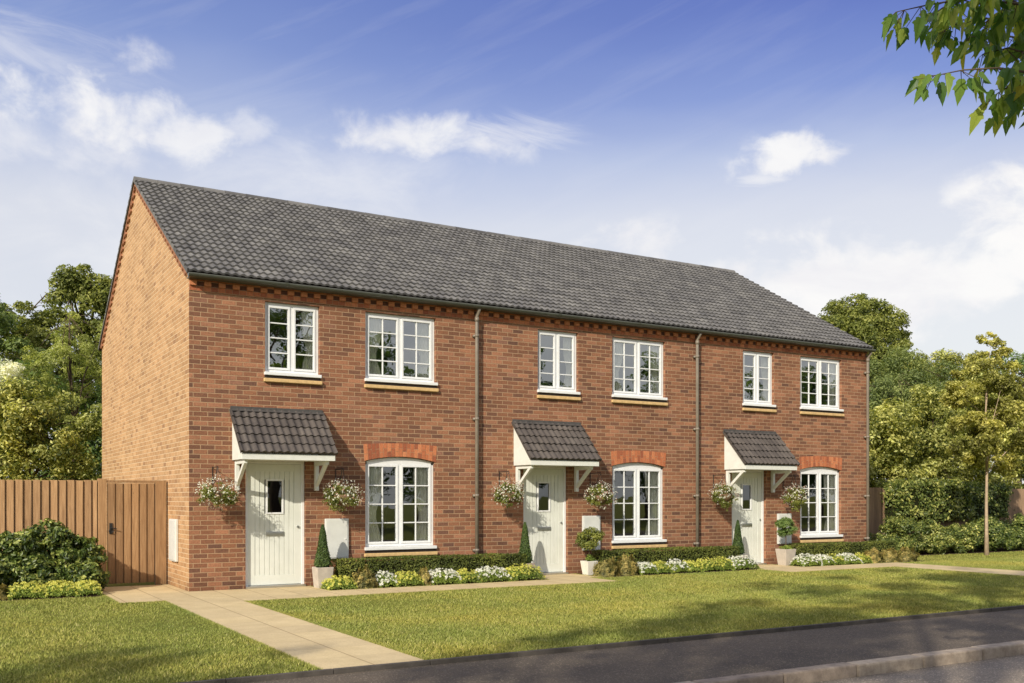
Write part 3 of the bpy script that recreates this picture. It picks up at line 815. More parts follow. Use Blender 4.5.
    # verge brick dentils under the roof edge of the gables
    if hi in (0, 2):
        vg = MB(); xf = 0 if hi == 0 else X+W_; sg = -1 if hi == 0 else 1
        for s2, n2, yb, sy in ((sd, nd, 0, 1), (sd2, nd2, HD, -1)):
            o2 = Vector((0, yb, EAVE-.02)); Ls = (HD/2)/math.cos(pitch); s_ = 0
            k = 0
            while s_ < Ls-.06:
                for lo, hi_, pr in ((-.045, .005, .040),)+(((-.115, -.049, .036),) if k % 2 else ()):
                    p = [o2+s2*(s_+.003)+n2*lo, o2+s2*(s_+.105)+n2*lo, o2+s2*(s_+.105)+n2*hi_, o2+s2*(s_+.003)+n2*hi_]
                    x0_, x1_ = xf+sg*.001, xf+sg*pr
                    vg.add([(x0_, v.y, v.z) for v in p]+[(x1_, v.y, v.z) for v in p], [(0, 1, 2, 3), (4, 5, 6, 7), (0, 1, 5, 4), (1, 2, 6, 5), (2, 3, 7, 6), (3, 0, 4, 7)])
                s_ += .11; k += 1
            # stepped tile ends along the verge
            rows = 24; g_ = S/rows
            for i in range(rows):
                a_ = (org if sy == 1 else org2)+s2*(i*g_); e_ = a_+s2*(g_-.01)
                q = [a_-n2*.035, e_-n2*.035, e_+n2*.012, a_+n2*.045]; xe = xl if hi == 0 else xr
                rf2 = [(xe-.012, v.y, v.z) for v in q]+[(xe+.012, v.y, v.z) for v in q]
                vg_ = [(0, 1, 2, 3), (7, 6, 5, 4), (0, 4, 5, 1), (1, 5, 6, 2), (2, 6, 7, 3), (3, 7, 4, 0)]
                if i == 0: ve = globals().setdefault('VE%d%d' % (hi, sy), MB())
                ve.add(rf2, vg_)
            ve.build('verge_tiles', M['tile'], ro)
        vg.build('verge_brickwork', M['verge_brick'], H)
    # gutter
    gm = MB(); gy, gz, gr_ = -ov-.035, org.z-.035, .062
    n = 10; vs = []; xs_ = (xl, xr)
    for xx in xs_:
        for q in range(n+1):
            t = PI*q/n; vs.append((xx, gy-gr_*math.cos(t), gz-gr_*.95*math.sin(t)))
        for q in range(n+1):
            t = PI*(n-q)/n; vs.append((xx, gy-(gr_-.006)*math.cos(t), gz-(gr_-.006)*.95*math.sin(t)))
    k = 2*(n+1); gm.add(vs, [(q, q+1 if q+1 < k else 0, (q+1 if q+1 < k else 0)+k, q+k) for q in range(k)])
    if hi == 0: gm.add([(xl, gy-gr_*math.cos(PI*q/n), gz-gr_*.95*math.sin(PI*q/n)) for q in range(n+1)], [tuple(range(n+1))])
    if hi == 2: gm.add([(xr, gy-gr_*math.cos(PI*q/n), gz-gr_*.95*math.sin(PI*q/n)) for q in range(n+1)], [tuple(range(n+1))[::-1]])
    x_ = xl+1.55
    while x_ < xr-.3:
        vv = []
        for xx in (x_-.028, x_+.028):
            for q in range(n+1):
                t = PI*q/n; vv.append((xx, gy-(gr_+.008)*math.cos(t), gz+.004-(gr_+.008)*.95*math.sin(t)))
        gm.add(vv, [(q, q+1, n+2+q, n+1+q) for q in range(n)]); x_ += 1.9
    gm.build('gutter', M['gutter'], H, True)
    sf = MB(); sf.box(xl+.02, xr-.02, -ov+.0, -.002, gz-.055, gz-.04); sf.box(xl+.02, xr-.02, -ov-.0, -ov+.018, gz-.04, gz+.02)
    sf.build('soffit', M['gutter'], H)
    # downpipe
    dx = X+5.10 if hi < 2 else X+W_-.06
    dp = MB(); dp.tube([(dx, gy+.02, gz-.055), (dx, gy+.025, gz-.08), (dx, -.085, gz-.17), (dx, -.085, gz-.22), (dx, -.085, .02)], .034, 14)
    for zz in (4.42, 2.9, 1.5, .5): dp.tube([(dx, -.085, zz), (dx, -.085, zz+.05)], .042, 14); dp.box(dx-.05, dx+.05, -.06, -.003, zz, zz+.045)
    dp.tube([(dx, -.085, gz-.28), (dx, -.085, gz-.20)], .041, 14)
    dp.build('downpipe', M['pipe'], H, True)
    # openings
    ca = [((0, 1), (1, 1), (1, 1)), ((0, 1), (1, 1), (0, 1.15)), ((0, 1), (0, 1), (0, 1.2))][hi]
    window(X, OPEN[0], H, 1, curtains=ca[0]); window(X, OPEN[1], H, 2, curtains=ca[1])
    window(X, OPEN[3], H, 2, arched=True, curtains=ca[2], glass='glass_low'); arch(X, OPEN[3], H)
    door(X, H); canopy(X, H)
    mt = MB(); mt.box(X+2.22, X+2.64, -.05, -.002, .45, 1.13); mb_ = mt.build('meter_box', M['meterbox'], H, bevel=.012)
    d2 = MB(); d2.box(X+2.245, X+2.615, -.058, -.0505, .475, 1.105); d2.tube([(X+2.575, -.068, .78), (X+2.575, -.057, .78)], .012, 10)
    d2.build('meter_door', M['meterbox'], mb_, bevel=.003)
    hk = MB(); hook(hk, X+.36, 1.96); hk.build('basket_bracket', M['iron'], H)
    hk = MB(); hook(hk, X+2.42, 1.96); hk.build('basket_bracket', M['iron'], H)
    HOUSES.append(H)
mt = MB(); mt.box(-.055, -.002, .76, 1.25, .43, 1.13); m_ = mt.build('meter_box', M['meterbox'], HOUSES[0], bevel=.012); m_['label'] = 'white meter box on the pale gable wall beside the gate'
d2 = MB(); d2.box(-.064, -.0555, .785, 1.225, .455, 1.105); d2.build('meter_door', M['meterbox'], m_, bevel=.003)

# ================================================================== FENCES AND GATE
def board_fence(name, label, x0, x1, y, top, mat_, post_every=1.83, parent_cat='fence', pitch_=.127, skip_first=False):
    R = empty(name, (x0, y, 0), label, parent_cat); pb = MB(); x = 0.; W = x1-x0
    i = 0
    while x < W-.02:
        w = min(pitch_-.004, W-x); tz = top+random.uniform(-.006, .006)
        # feather-edge: thick edge laps over the thin one
        y0 = 0.
        q_ = random.uniform(-.003, .003)
        pb.add([(x, y0-.004, .03), (x+w-.012, y0-.030+q_, .03), (x+w-.012, y0+.004, .03), (x, y0+.004, .03), (x, y0-.004, tz), (x+w-.012, y0-.030+q_, tz), (x+w-.012, y0+.004, tz), (x, y0+.004, tz)],
               [(0, 3, 2, 1), (4, 5, 6, 7), (0, 1, 5, 4), (1, 2, 6, 5), (2, 3, 7, 6), (3, 0, 4, 7)])
        x += pitch_; i += 1
    pb.box(0, W, .0045, .0065, .05, top-.02, 0.)
    pn = pb.build('boards', M[mat_], R)
    rl = MB()
    for z in (.3, .95, 1.55): rl.box(0, W, .006, .05, z, z+.08)
    rl.build('rails', M[mat_], R)
    x = W
    while x > -.01:
        p = MB(); p.box(x-.05, x+.05, .052, .15, -.1, top-.03); p.build('post', M[mat_], R); x -= post_every
    gb = MB(); gb.box(0, W, -.03, .03, -.05, .028); gb.build('gravel_board', M[mat_], R)
    return R
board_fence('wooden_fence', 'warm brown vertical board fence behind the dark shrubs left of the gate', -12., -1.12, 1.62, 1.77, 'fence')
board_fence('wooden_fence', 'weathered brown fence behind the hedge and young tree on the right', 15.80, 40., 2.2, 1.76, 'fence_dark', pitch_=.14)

G = empty('garden_gate', (-.96, 1.62, 0), 'tall closed cedar side gate between the fence and the brick gable', 'gate')
gp = MB(); gp.box(-.155, -.02, -.03, .06, 0, 1.80); gp.build('gate_post', M['fence'], G, bevel=.004)
gp = MB(); gp.box(.755, .935, -.03, .06, 0, 1.78); gp.build('gate_post', M['fence'], G, bevel=.004)
gp = MB(); gp.box(-.02, .755, -.02, .03, 1.735, 1.775); gp.build('gate_head', M['fence'], G, bevel=.003)
gb = MB(); x = -.008; w = .1255
for i in range(6):
    gb.box(x+.012, x+w-.012, -.030, -.008, .05, 1.725); x += w
gb.box(-.008, .745, -.008, .008, .05, 1.725, .1)
gb.build('gate_boards', M['fence'], G, bevel=.002)
gl = MB(); gl.box(.02, .07, -.044, -.031, .88, 1.06); gl.tube([(.045, -.075, .98), (.045, -.044, .98)], .012, 8)
gl.tube([(.045, -.075, .98), (.09, -.085, .975), (.13, -.08, .96)], .009, 8)
gl.tube([(.045+.035*math.cos(t), -.06, .93+.035*math.sin(t)) for t in [i*PI/6 for i in range(13)]], .006, 6)
gl.build('latch', M['iron'], G)

# ================================================================== SHRUBS, HEDGES, FLOWERS
ORD = ['first', 'second', 'third', 'fourth', 'fifth', 'sixth', 'seventh', 'eighth', 'ninth', 'tenth', 'eleventh', 'twelfth']
def hedge(name, label, x0, x1, y0, y1, h, lm, n, size, seed, stems=True, group=None, wav=.02, cat='hedge', z0=0.):
    rg = np.random.default_rng(seed); cx, cy = (x0+x1)/2, (y0+y1)/2
    R = empty(name, (cx, cy, 0), label, cat, group)
    W, D = x1-x0, y1-y0; hh = h-z0
    areas = np.array([W*hh, W*D, W*hh*.3, D*hh, D*hh]); pick = rg.choice(5, n, p=areas/areas.sum())
    u = rg.random(n); v = rg.random(n); P = np.zeros((n, 3)); N = np.zeros((n, 3)); 
    for k in range(5):
        m_ = pick == k
        if k == 0: P[m_] = np.stack([x0+u[m_]*W, np.full(m_.sum(), y0), z0+v[m_]*hh], 1); N[m_] = (0, -1, .4)
        if k == 1: P[m_] = np.stack([x0+u[m_]*W, y0+v[m_]*D, np.full(m_.sum(), h)], 1); N[m_] = (0, 0, 1)
        if k == 2: P[m_] = np.stack([x0+u[m_]*W, np.full(m_.sum(), y1), z0+v[m_]*hh], 1); N[m_] = (0, 1, .4)
        if k == 3: P[m_] = np.stack([np.full(m_.sum(), x0), y0+u[m_]*D, z0+v[m_]*hh], 1); N[m_] = (-1, 0, .4)
        if k == 4: P[m_] = np.stack([np.full(m_.sum(), x1), y0+u[m_]*D, z0+v[m_]*hh], 1); N[m_] = (1, 0, .4)
    P -= unit(N)*rg.exponential(wav, (n, 1)); P += rg.normal(0, wav*.35, (n, 3))
    lump = np.array([noise.noise(Vector((p[0]*2.2, p[1]*2.2, p[2]*2.2+seed))) for p in P])[:, None]
    P += unit(N)*lump*wav*1.6
    P[:, 2] = np.maximum(P[:, 2], .012); P -= np.array([cx, cy, 0])
    leaves('foliage', P, N, size, lm, R, seed, rvals=.5+lump[:, 0]*.5)
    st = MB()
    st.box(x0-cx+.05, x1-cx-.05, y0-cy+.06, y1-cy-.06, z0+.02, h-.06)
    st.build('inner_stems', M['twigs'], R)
    return R
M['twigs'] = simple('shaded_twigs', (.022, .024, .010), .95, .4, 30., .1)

hedge('box_hedge', 'long low clipped box hedge under the left house window', 2.30, 5.92, -.50, -.12, .46, L['box'], 15000, .035, 11, group='low box hedges along the front walls')
hedge('box_hedge', 'low clipped box hedge under the middle house window beside the white pot', 7.62, 11.16, -.50, -.12, .46, L['box'], 13000, .036, 12, group='low box hedges along the front walls')
hedge('box_hedge', 'low clipped box hedge under the right house window ending at the corner', 12.95, 16.2, -.50, -.12, .46, L['box'], 12000, .037, 13, group='low box hedges along the front walls')

def clump(name, label, cat, x, y, w, d, h, kind, seed, group=None):
    rg = np.random.default_rng(seed); R = empty(name, (x, y, 0), label, cat, group)
    if kind == 'brown':
        n = int(3600*w*d/.12); e = unit(rg.normal(0, 1, (n, 3))); e[:, 2] = np.abs(e[:, 2])
        lump = np.array([noise.noise(Vector((q[0]*3, q[1]*3, q[2]*3+seed))) for q in e])[:, None]
        P = e*np.array([w/2, d/2, h])*(.75+.4*lump+rg.normal(0, .08, (n, 1))); P[:, 2] = np.maximum(P[:, 2], .01)
        leaves('foliage', P, e+np.array([0, 0, .3]), .052, L['brown'], R, seed, .42, rvals=.5+lump[:, 0]*.7)
        sb = MB()
        for i in range(14):
            a = rg.uniform(0, 2*PI); t = rg.uniform(.3, 1); sb.tube([(0, 0, 0), (w*.2*math.cos(a), d*.2*math.sin(a), h*.5), (w*.45*t*math.cos(a), d*.45*t*math.sin(a), h*(1.05-.35*t))], [.006, .004, .002], 4)
        sb.build('stems', M['bark'], R)
        return R
    h *= 1.15
    n = int(1500*w*d/.12)
    u = rg.uniform(-.5, .5, (n, 2)); f = 1-(np.abs(u[:, 0])*2)**4*.5-(np.abs(u[:, 1])*2)**3*.55
    P = np.stack([u[:, 0]*w, u[:, 1]*d, np.maximum(.01, f*h*.85*rg.uniform(.25, 1., n))], 1)
    N = np.stack([u[:, 0], u[:, 1]*1.5-.2, np.full(n, .8)], 1)
    leaves('foliage', P, N, .034, L['bedgreen'], R, seed, .5)
    # flowers: several petals each, gathered in heads
    nf = int(95*w*d/.12); u = rg.uniform(-.5, .5, (nf, 2)); f = 1-(np.abs(u[:, 0])*2)**4*.45-(np.abs(u[:, 1])*2)**3*.5
    C_ = np.stack([u[:, 0]*w*1.02, u[:, 1]*d*1.05, f*h*rg.uniform(.72, 1.08, nf)], 1)
    Nn = unit(np.stack([u[:, 0]*.8, u[:, 1]-.5, np.full(nf, .7)], 1)+rg.normal(0, .25, (nf, 3)))
    k = 5; ang = np.linspace(0, 2*PI, k, endpoint=False)
    t1 = unit(np.cross(Nn, np.array([.3, .2, .9]))); t2 = np.cross(Nn, t1)
    P = []; NN = []
    for a in ang:
        a_ = a+rg.uniform(0, .4); P.append(C_+(t1*math.cos(a_)+t2*math.sin(a_))*.013); NN.append(Nn)
    P = np.concatenate(P); NN = np.concatenate(NN)
    leaves('blossoms', P, NN, .023, L[kind], R, seed+4, .8, .1, jitter=.5)
    return R

def bed_row(which, items):
    cnt = {}; tot = {}
    for it in items: tot[it[2]] = tot.get(it[2], 0)+1
    for i, (xa, xb, kd, h) in enumerate(items):
        cnt[kd] = cnt.get(kd, 0)+1
        word = {'ivory': 'white flowers', 'yel': 'yellow flowers', 'brown': 'bronze foliage shrub'}[kd]
        o = ('only' if tot[kd] == 1 else ORD[cnt[kd]-1])
        lab = ('%s clump of %s from the left in the border of the %s house' % (o, word, which)) if kd != 'brown' else ('%s low bronze leaved shrub from the left in the border of the %s house' % (o, which))
        if o == 'only': lab = lab.replace(' from the left', '')
        y = -.74
        clump('flower_clump' if kd != 'brown' else 'low_shrub', lab, 'flowers' if kd != 'brown' else 'shrub', (xa+xb)/2, y, (xb-xa)*1.12, .40 if kd != 'brown' else .42, h, kd, 100+i*7+len(which)*31,
              'flower clumps in the border' if kd != 'brown' else 'low bronze shrubs in the border')
bed_row('left', [(1.98, 2.42, 'yel', .18), (2.42, 2.86, 'brown', .34), (2.86, 3.16, 'ivory', .22), (3.16, 3.62, 'yel', .2), (3.62, 3.82, 'brown', .3), (3.82, 4.32, 'ivory', .22), (4.32, 4.72, 'yel', .2), (4.72, 5.32, 'ivory', .22), (5.32, 6.0, 'yel', .24)])
bed_row('middle', [(7.28, 7.80, 'brown', .34), (7.80, 8.24, 'brown', .40), (8.24, 8.62, 'ivory', .2), (8.62, 9.0, 'yel', .2), (9.0, 9.42, 'ivory', .22), (9.42, 9.76, 'yel', .2), (9.76, 10.3, 'yel', .22), (10.3, 10.6, 'yel', .23), (10.6, 11.28, 'ivory', .24)])
bed_row('right', [(12.6, 13.15, 'ivory', .22), (13.15, 13.55, 'ivory', .2), (13.55, 13.85, 'yel', .2), (13.85, 14.4, 'ivory', .2), (14.4, 14.75, 'yel', .2), (14.75, 15.3, 'brown', .32), (15.3, 15.85, 'brown', .3), (15.85, 16.5, 'brown', .32)])
for i, (xa, xb, kd, h) in enumerate([(-2.05, -1.62, 'yel', .2), (-1.62, -1.3, 'yel', .19), (-2.5, -2.05, 'yel', .2), (-2.95, -2.5, 'brown', .24)]):
    lab = ['yellow flower clump in the middle of the strip below the dark shrubs', 'yellow flower clump nearest the gate below the dark shrubs', 'yellow flower clump beside the bronze plant below the dark shrubs', 'bronze leaved low plant at the left end of the strip below the fence'][i]
    clump('flower_clump' if kd != 'brown' else 'low_shrub', lab, 'flowers' if kd != 'brown' else 'shrub', (xa+xb)/2, .22, (xb-xa)*1.15, .42, h, kd, 500+i)
L['laurel'] = leaf_mat('laurel_leaves', [(0, (.02, .035, .010)), (.45, (.06, .08, .02)), (.8, (.15, .165, .045)), (1, (.28, .27, .09))], .3, .4, .2, .45, gain=2.3)
L['shrub'] = leaf_mat('glossy_shrub_leaves', [(0, (.014, .026, .007)), (.4, (.036, .056, .013)), (.75, (.10, .125, .03)), (1, (.24, .25, .08))], .3, .4, .2, .45, gain=2.2)
def shrub(name, label, base, blobs, n, size, lm, seed, r=.03, k=60, sub=.24, cat='shrub', group=None, **kw):
    return tree(name, label, cat, base, blobs, n, size, lm, 'bark', r, seed, group, k, sub, **kw)
shrub('evergreen_shrub', 'dark glossy evergreen shrub nearest the gate in front of the fence', (-1.5, .85, 0), [(-1.5, .85, .42, .44, .40, .48), (-1.5, .7, .25, .48, .38, .3), (-1.45, .8, .62, .3, .3, .28)], 11000, .080, L['shrub'], 21, group='dark shrubs in front of the fence')
shrub('evergreen_shrub', 'tallest dark glossy evergreen shrub in front of the brown board fence', (-2.0, .9, 0), [(-2.02, .9, .62, .52, .45, .60), (-2.1, .7, .3, .55, .42, .36), (-2.3, .8, .7, .35, .3, .35), (-2.1, .95, .45, .4, .35, .5), (-1.8, .8, .8, .28, .25, .28)], 14000, .080, L['shrub'], 22, group='dark shrubs in front of the fence')
shrub('evergreen_shrub', 'dark glossy evergreen shrub cut by the left edge of the photo', (-2.75, .9, 0), [(-2.68, .9, .50, .55, .45, .54), (-2.7, .7, .3, .5, .4, .34), (-2.5, .9, .7, .35, .3, .3)], 12000, .080, L['shrub'], 23, group='dark shrubs in front of the fence')

# potted plants
def pot(R, w, h, m, taper=.82, sq=True):
    p = MB(); p.lathe([(w/2*taper, 0), (w/2, h), (w/2-.02, h), (w/2-.03, h-.05)], n=20, sq=sq); p.build('pot', M[m], R, bevel=.006)
    s_ = MB(); s_.lathe([(w/2-.028, h-.06), (w/2-.03, h-.045)], n=20, sq=sq); s_.build('potting_soil', M['soil'], R)
def cone_plant(label, x, y, pw, ph, pm, z0, z1, r, seed):
    R = empty('potted_topiary', (x, y, .006), label, 'potted plant', 'potted cone topiaries by the doors'); pot(R, pw, ph, pm)
    rg = np.random.default_rng(seed); n = 5200; t = rg.random(n)**1.35; a = rg.uniform(0, 2*PI, n)
    rr = r*(1-t)**.8*(.92+.08*np.sin(t*9))+.012; rr = rr*np.where(t < .06, .75, 1)
    rr = rr*rg.uniform(.80, 1.06, n)
    P = np.stack([np.cos(a)*rr, np.sin(a)*rr, z0+t*(z1-z0)], 1); N = np.stack([np.cos(a), np.sin(a), np.full(n, .35)], 1)
    leaves('foliage', P, N, .030, L['topiary'], R, seed, .45)
    s_ = MB(); s_.tube([(0, 0, ph-.06), (0, 0, z0+.2), (0, 0, z1-.1)], [.018, .014, .004], 7)
    s_.lathe([(r*.80, z0+.03), (r*.62, z0+(z1-z0)*.35), (r*.3, z0+(z1-z0)*.75), (.01, z1-.05)], n=12); s_.build('stem', M['twigs'], R)
def ball_plant(label, x, y, pw, ph, pm, zc, r, seed, under=True, lm='olive'):
    R = empty('potted_standard', (x, y, .006), label, 'potted plant', 'potted round-headed plants by the doors'); pot(R, pw, ph, pm, .72)
    P, N, T = crown_pts([(0, 0, zc, r, r, r*.86)], 4200, seed, 26, .36, .6)
    leaves('foliage', P, N, .042, L[lm], R, seed, rvals=T)
    s_ = MB(); s_.tube([(0, 0, ph-.06), (.006, .0, ph+.1), (0, 0, zc)], [.014, .012, .010], 8)
    for i in range(8):
        a = i*PI/4; s_.tube([(0, 0, zc-.05), (r*.7*math.cos(a), r*.7*math.sin(a), zc+.05*(i % 3))], [.008, .003], 5)
    s_.build('stem', M['bark'], R)
    if under:
        P, N, T = crown_pts([(0, 0, ph+.02, pw*.48, pw*.48, .085)], 700, seed+3, 10, .4, .3)
        leaves('underplanting', P, N, .03, L['bedgreen'], R, seed+2)
cone_plant('slim cone topiary in pale square pot between left door and meter box', 2.05, -.40, .28, .34, 'pot', .32, 1.03, .135, 31)
cone_plant('slim cone topiary in dusky pot left of the middle house door', 5.98, -.33, .27, .27, 'potpink', .26, 1.02, .135, 32)
cone_plant('slim cone topiary in dusky pot left of the right house door', 11.26, -.33, .30, .27, 'potpink', .26, 1.00, .135, 33)
ball_plant('round headed plant in white pot right of the middle house door', 7.36, -.42, .25, .27, 'potwhite', .68, .25, 34, lm='olive')
ball_plant('bright green round plant in pale pot right of the right house door', 12.62, -.38, .32, .36, 'pot', .84, .24, 35, lm='mid')

# hanging baskets
def basket(label, x, z, seed, trail=0.):
    R = empty('hanging_basket', (x, -.35, z), label, 'hanging basket', 'flower baskets hanging beside the front doors')
    b_ = MB(); b_.lathe([(.02, -.17), (.09, -.15), (.145, -.08), (.165, 0.), (.16, .0), (.10, -.02)], n=20); b_.build('basket', M['wicker'], R, True)
    c_ = MB()
    for i in range(3):
        a = i*2*PI/3+.4; c_.tube([(.16*math.cos(a), .16*math.sin(a), 0), (0, 0, 1.945-z)], .0028, 5)
    c_.build('chains', M['iron'], R)
    bl = [(0, 0, .04, .29, .27, .24), (-.02, 0, -.10, .27, .24, .20), (.2, 0, -.1, .13, .14, .12), (-.22, 0, -.08, .12, .14, .13)]
    if trail: bl += [(-.1, -.05, -.22, .07, .07, .16), (.1, -.05, -.2, .07, .07, .14), (0, -.08, -.25, .06, .06, .14)]
    P, N, T = crown_pts(bl, 4200, seed, 22, .28, .4)
    leaves('foliage', P, N, .034, L['olive'], R, seed, .42, rvals=T, hang=.4)
    rg = np.random.default_rng(seed); n = 230; e = unit(rg.normal(0, 1, (n, 3))*np.array([1, 1, .8])+np.array([0, -.3, .35]))
    C_ = e*np.array([.32, .29, .26])*rg.uniform(.8, 1.12, (n, 1)); m_ = rg.random(n) < .85
    for nm, mk, sel in (('white_blossoms', 'ivory', m_), ('pink_blossoms', 'pink', ~m_)):
        C2 = C_[sel]; E2 = e[sel]; P = np.concatenate([C2+rg.normal(0, .008, C2.shape) for _ in range(4)]); leaves(nm, P, np.concatenate([E2]*4), .021, L[mk], R, seed+7, .8, .1)
for i in range(3):
    basket('flower basket hanging left of the %s house door' % names[i], i*HW+.36, 1.56, 40+i*2, trail=(i == 2))
    basket('flower basket hanging right of the %s house door' % names[i], i*HW+2.42, 1.53, 41+i*2, trail=(i == 2))

# ------------------------------------------------------------------ left background
tree('variegated_bush', 'big yellow variegated bush rising over the brown fence at the left', 'bush', (-1.4, 10.4, 0), [(-1.0, 10.4, 3.0, 1.1, 1.0, 1.3), (-2.4, 10.4, 2.9, 1.2, 1.1, 1.4), (-1.6, 10.5, 3.5, 1.0, 1., .9), (-.9, 10.5, 1.8, 1.2, .9, 1.2), (-2.5, 10.5, 1.7, 1.3, .9, 1.2), (.3, 10.6, 2.6, .9, .9, 1.4)], 34000, .095, L['yellow'], r=.10, seed=51, k=50, sub=.25)
tree('feathery_tree', 'light lime feathery tree above the variegated bush by the gable', 'tree', (-.2, 12.8, 0), [(-.3, 12.8, 5.1, 1.0, .9, 1.0), (.6, 12.9, 5.3, .8, .8, .9), (-1.1, 12.6, 4.7, .7, .8, .75), (-.3, 12.8, 6.2, .25, .3, .5), (.7, 12.9, 6.1, .2, .3, .45), (.2, 12.8, 3.9, 1.3, .9, 1.0)], 17000, .085, L['lime'], r=.08, seed=52, k=34, sub=.24, ratio=.32)
tree('dark_tree', 'tall dark green tree behind the garden with gaps of sky by the gable', 'tree', (1.2, 22, 0), [(1.0, 22, 8.2, 2.0, 2., 1.3), (.3, 22, 6.6, 2.3, 2., 1.7), (2.4, 22, 6.8, 1.8, 1.8, 1.8), (1.2, 22, 9.0, 1.1, 1., .8), (-.9, 22, 7.3, 1.3, 1.2, 1.0), (2.4, 22, 8.4, 1.1, 1.2, 1.0), (1., 22, 5, 2.4, 1.8, 1.5)], 42000, .15, L['olive'], r=.26, seed=53, k=40, sub=.22)
tree('dark_tree', 'lower dark green tree at the far left edge of the photo', 'tree', (-2.4, 20, 0), [(-2.4, 20, 7.2, 1.6, 1.6, 1.2), (-1.6, 20, 5.8, 1.5, 1.5, 1.3), (-3.6, 20, 6.3, 1.5, 1.5, 1.5), (-2.2, 20, 4.4, 2.2, 1.5, 1.3)], 24000, .14, L['dark'], r=.22, seed=54, k=34, sub=.24)
tree('blossom_tree', 'white blossoming bush peeping out at the left edge above the variegated bush', 'tree', (-2.3, 12.2, 0), [(-2.05, 12.2, 4.55, .7, .7, .6), (-2.8, 12.2, 4.3, .9, .7, .9)], 8000, .07, L['blossom'], r=.08, seed=55, k=26, sub=.26)
tree('dark_tree', 'shaded dark green tree low behind the variegated bush', 'tree', (-1.0, 14, 0), [(-1.8, 14, 3.6, 2.2, 1.5, 1.8), (.6, 14, 3.4, 1.5, 1.4, 1.8), (-1.6, 14, 1.9, 2.4, 1.4, 1.6), (.8, 14, 1.9, 2., 1.4, 1.6)], 30000, .13, L['mid'], r=.2, seed=56, k=44, sub=.26)

# ------------------------------------------------------------------ right background
tree('round_tree', 'large round olive green tree rising behind the right house roof', 'tree', (39.6, 20, 0), [(39.4, 20, 9.4, 3.2, 3.0, 2.9), (37.6, 20, 9.0, 2.4, 2.6, 2.2), (41.4, 20, 8.2, 2.1, 2.6, 2.4), (39.2, 20, 11.3, 1.9, 1.9, 1.25), (39.6, 20, 6.4, 3.2, 3., 2.4), (41.0, 20, 10.2, 1.9, 1.8, 1.7), (36.6, 20, 9.6, 1.7, 2, 1.5), (38.2, 20, 10.6, 1.9, 1.8, 1.5), (39.4, 19.4, 8.6, 3, 2, 2.8)], 85000, .17, L['olive'], r=.4, seed=61, k=70, sub=.19)
tree('grey_green_tree', 'soft grey green tree beside the right house corner below the round tree', 'tree', (29.2, 9.5, 0), [(29.0, 9.5, 5.7, 1.8, 1.7, 1.7), (31.2, 9.8, 5.6, 1.4, 1.6, 1.6), (27.3, 9.5, 4.9, 1.6, 1.6, 1.6), (29.5, 9.5, 3.8, 2.6, 1.6, 1.5)], 38000, .10, L['blue'], r=.2, seed=62, k=50, sub=.24)
tree('mid_green_tree', 'mid green tree with ragged top left of the young tree crown', 'tree', (34.2, 11, 0), [(34.0, 11, 6.6, 1.8, 2., 1.4), (36.0, 11, 6.0, 1.8, 2., 1.6), (32.6, 11, 5.6, 1.5, 1.6, 1.7), (34.2, 11, 4.2, 2.8, 1.6, 1.6)], 32000, .12, L['yellow'], r=.22, seed=63, k=46, sub=.23)
tree('mid_green_tree', 'green tree showing at the right edge behind the young tree', 'tree', (39.5, 11, 0), [(38.8, 11, 6.6, 2.0, 2., 1.8), (42., 11, 6.4, 2.2, 2., 2.0), (40, 11, 4.2, 3.2, 2., 2.0)], 26000, .13, L['mid'], r=.22, seed=64, k=44, sub=.24)
bx_ = [(18.9, 4.1, 2.9, 1.3, 1.2, 1.4), (21.1, 4.0, 3.1, 1.35, 1.2, 1.5), (23.4, 4.0, 3.5, 1.4, 1.2, 1.6), (25.9, 4.0, 3.6, 1.5, 1.2, 1.6), (28.8, 4.0, 3.5, 1.7, 1.2, 1.7)]
bl_ = ['variegated bush behind the fence touching the right house corner', 'variegated bush second from the house corner behind the fence', 'yellow green bush behind the fence directly left of the young tree trunk', 'yellow green bush behind the fence right of the young tree trunk', 'variegated bush behind the fence at the right edge of the photo']
for i, q in enumerate(bx_):
    tree('variegated_bush', bl_[i], 'bush', (q[0], q[1], 0), [q, (q[0]-.4, q[1]-.2, 1.9, 1.3, 1.0, 1.2), (q[0]+.55, q[1]+.3, q[2]+.7, .9, .9, .95), (q[0]+.7, q[1], 2.1, 1.1, .9, 1.1)], 19000, .118, L['yellow'], r=.08, seed=70+i, k=40, sub=.27, group='variegated bushes behind the right fence')
hedge('climber_hedge', 'green climber draped over the weathered fence behind the clipped shrubs', 19.0, 22.2, 1.75, 2.35, 1.90, L['laurel'], 11000, .105, 81, wav=.13, z0=.95)
hedge('climber_hedge', 'small dark climber on the fence just behind the young tree trunk', 22.3, 24.2, 1.85, 2.3, 1.84, L['shrub'], 7000, .085, 82, wav=.11, z0=.95)
sx = [(17.15, .8, .32, .34), (18.1, 1.0, .50, .62), (19.2, 1.0, .50, .62), (20.4, .95, .50, .66), (21.8, 1.0, .52, .76), (23.3, 1.0, .54, .82), (25.0, 1.0, .54, .9)]
sl_ = ['small dark shrub tucked beside the right house corner', 'rounded laurel shrub left end of the row below the climber', 'rounded laurel shrub second in the row below the climber', 'rounded laurel shrub just left of the young tree trunk', 'rounded laurel shrub right behind the young tree trunk', 'dark rounded shrub right of the young tree by the fence', 'dark rounded shrub at the right edge of the photo by the fence']
for i, (x, y, h, w) in enumerate(sx):
    shrub('laurel_shrub', sl_[i], (x, y, 0), [(x, y, h*.95, w, .6, h), (x+.3*w, y-.1, h*.6, w*.85, .5, h*.6), (x-.3*w, y-.1, h*.55, w*.8, .5, h*.55)], 12000 if i else 4000, .07, L['laurel'] if i in (1, 2, 3) else L['shrub'], 90+i, k=34, sub=.3, group='laurel shrubs along the right fence')

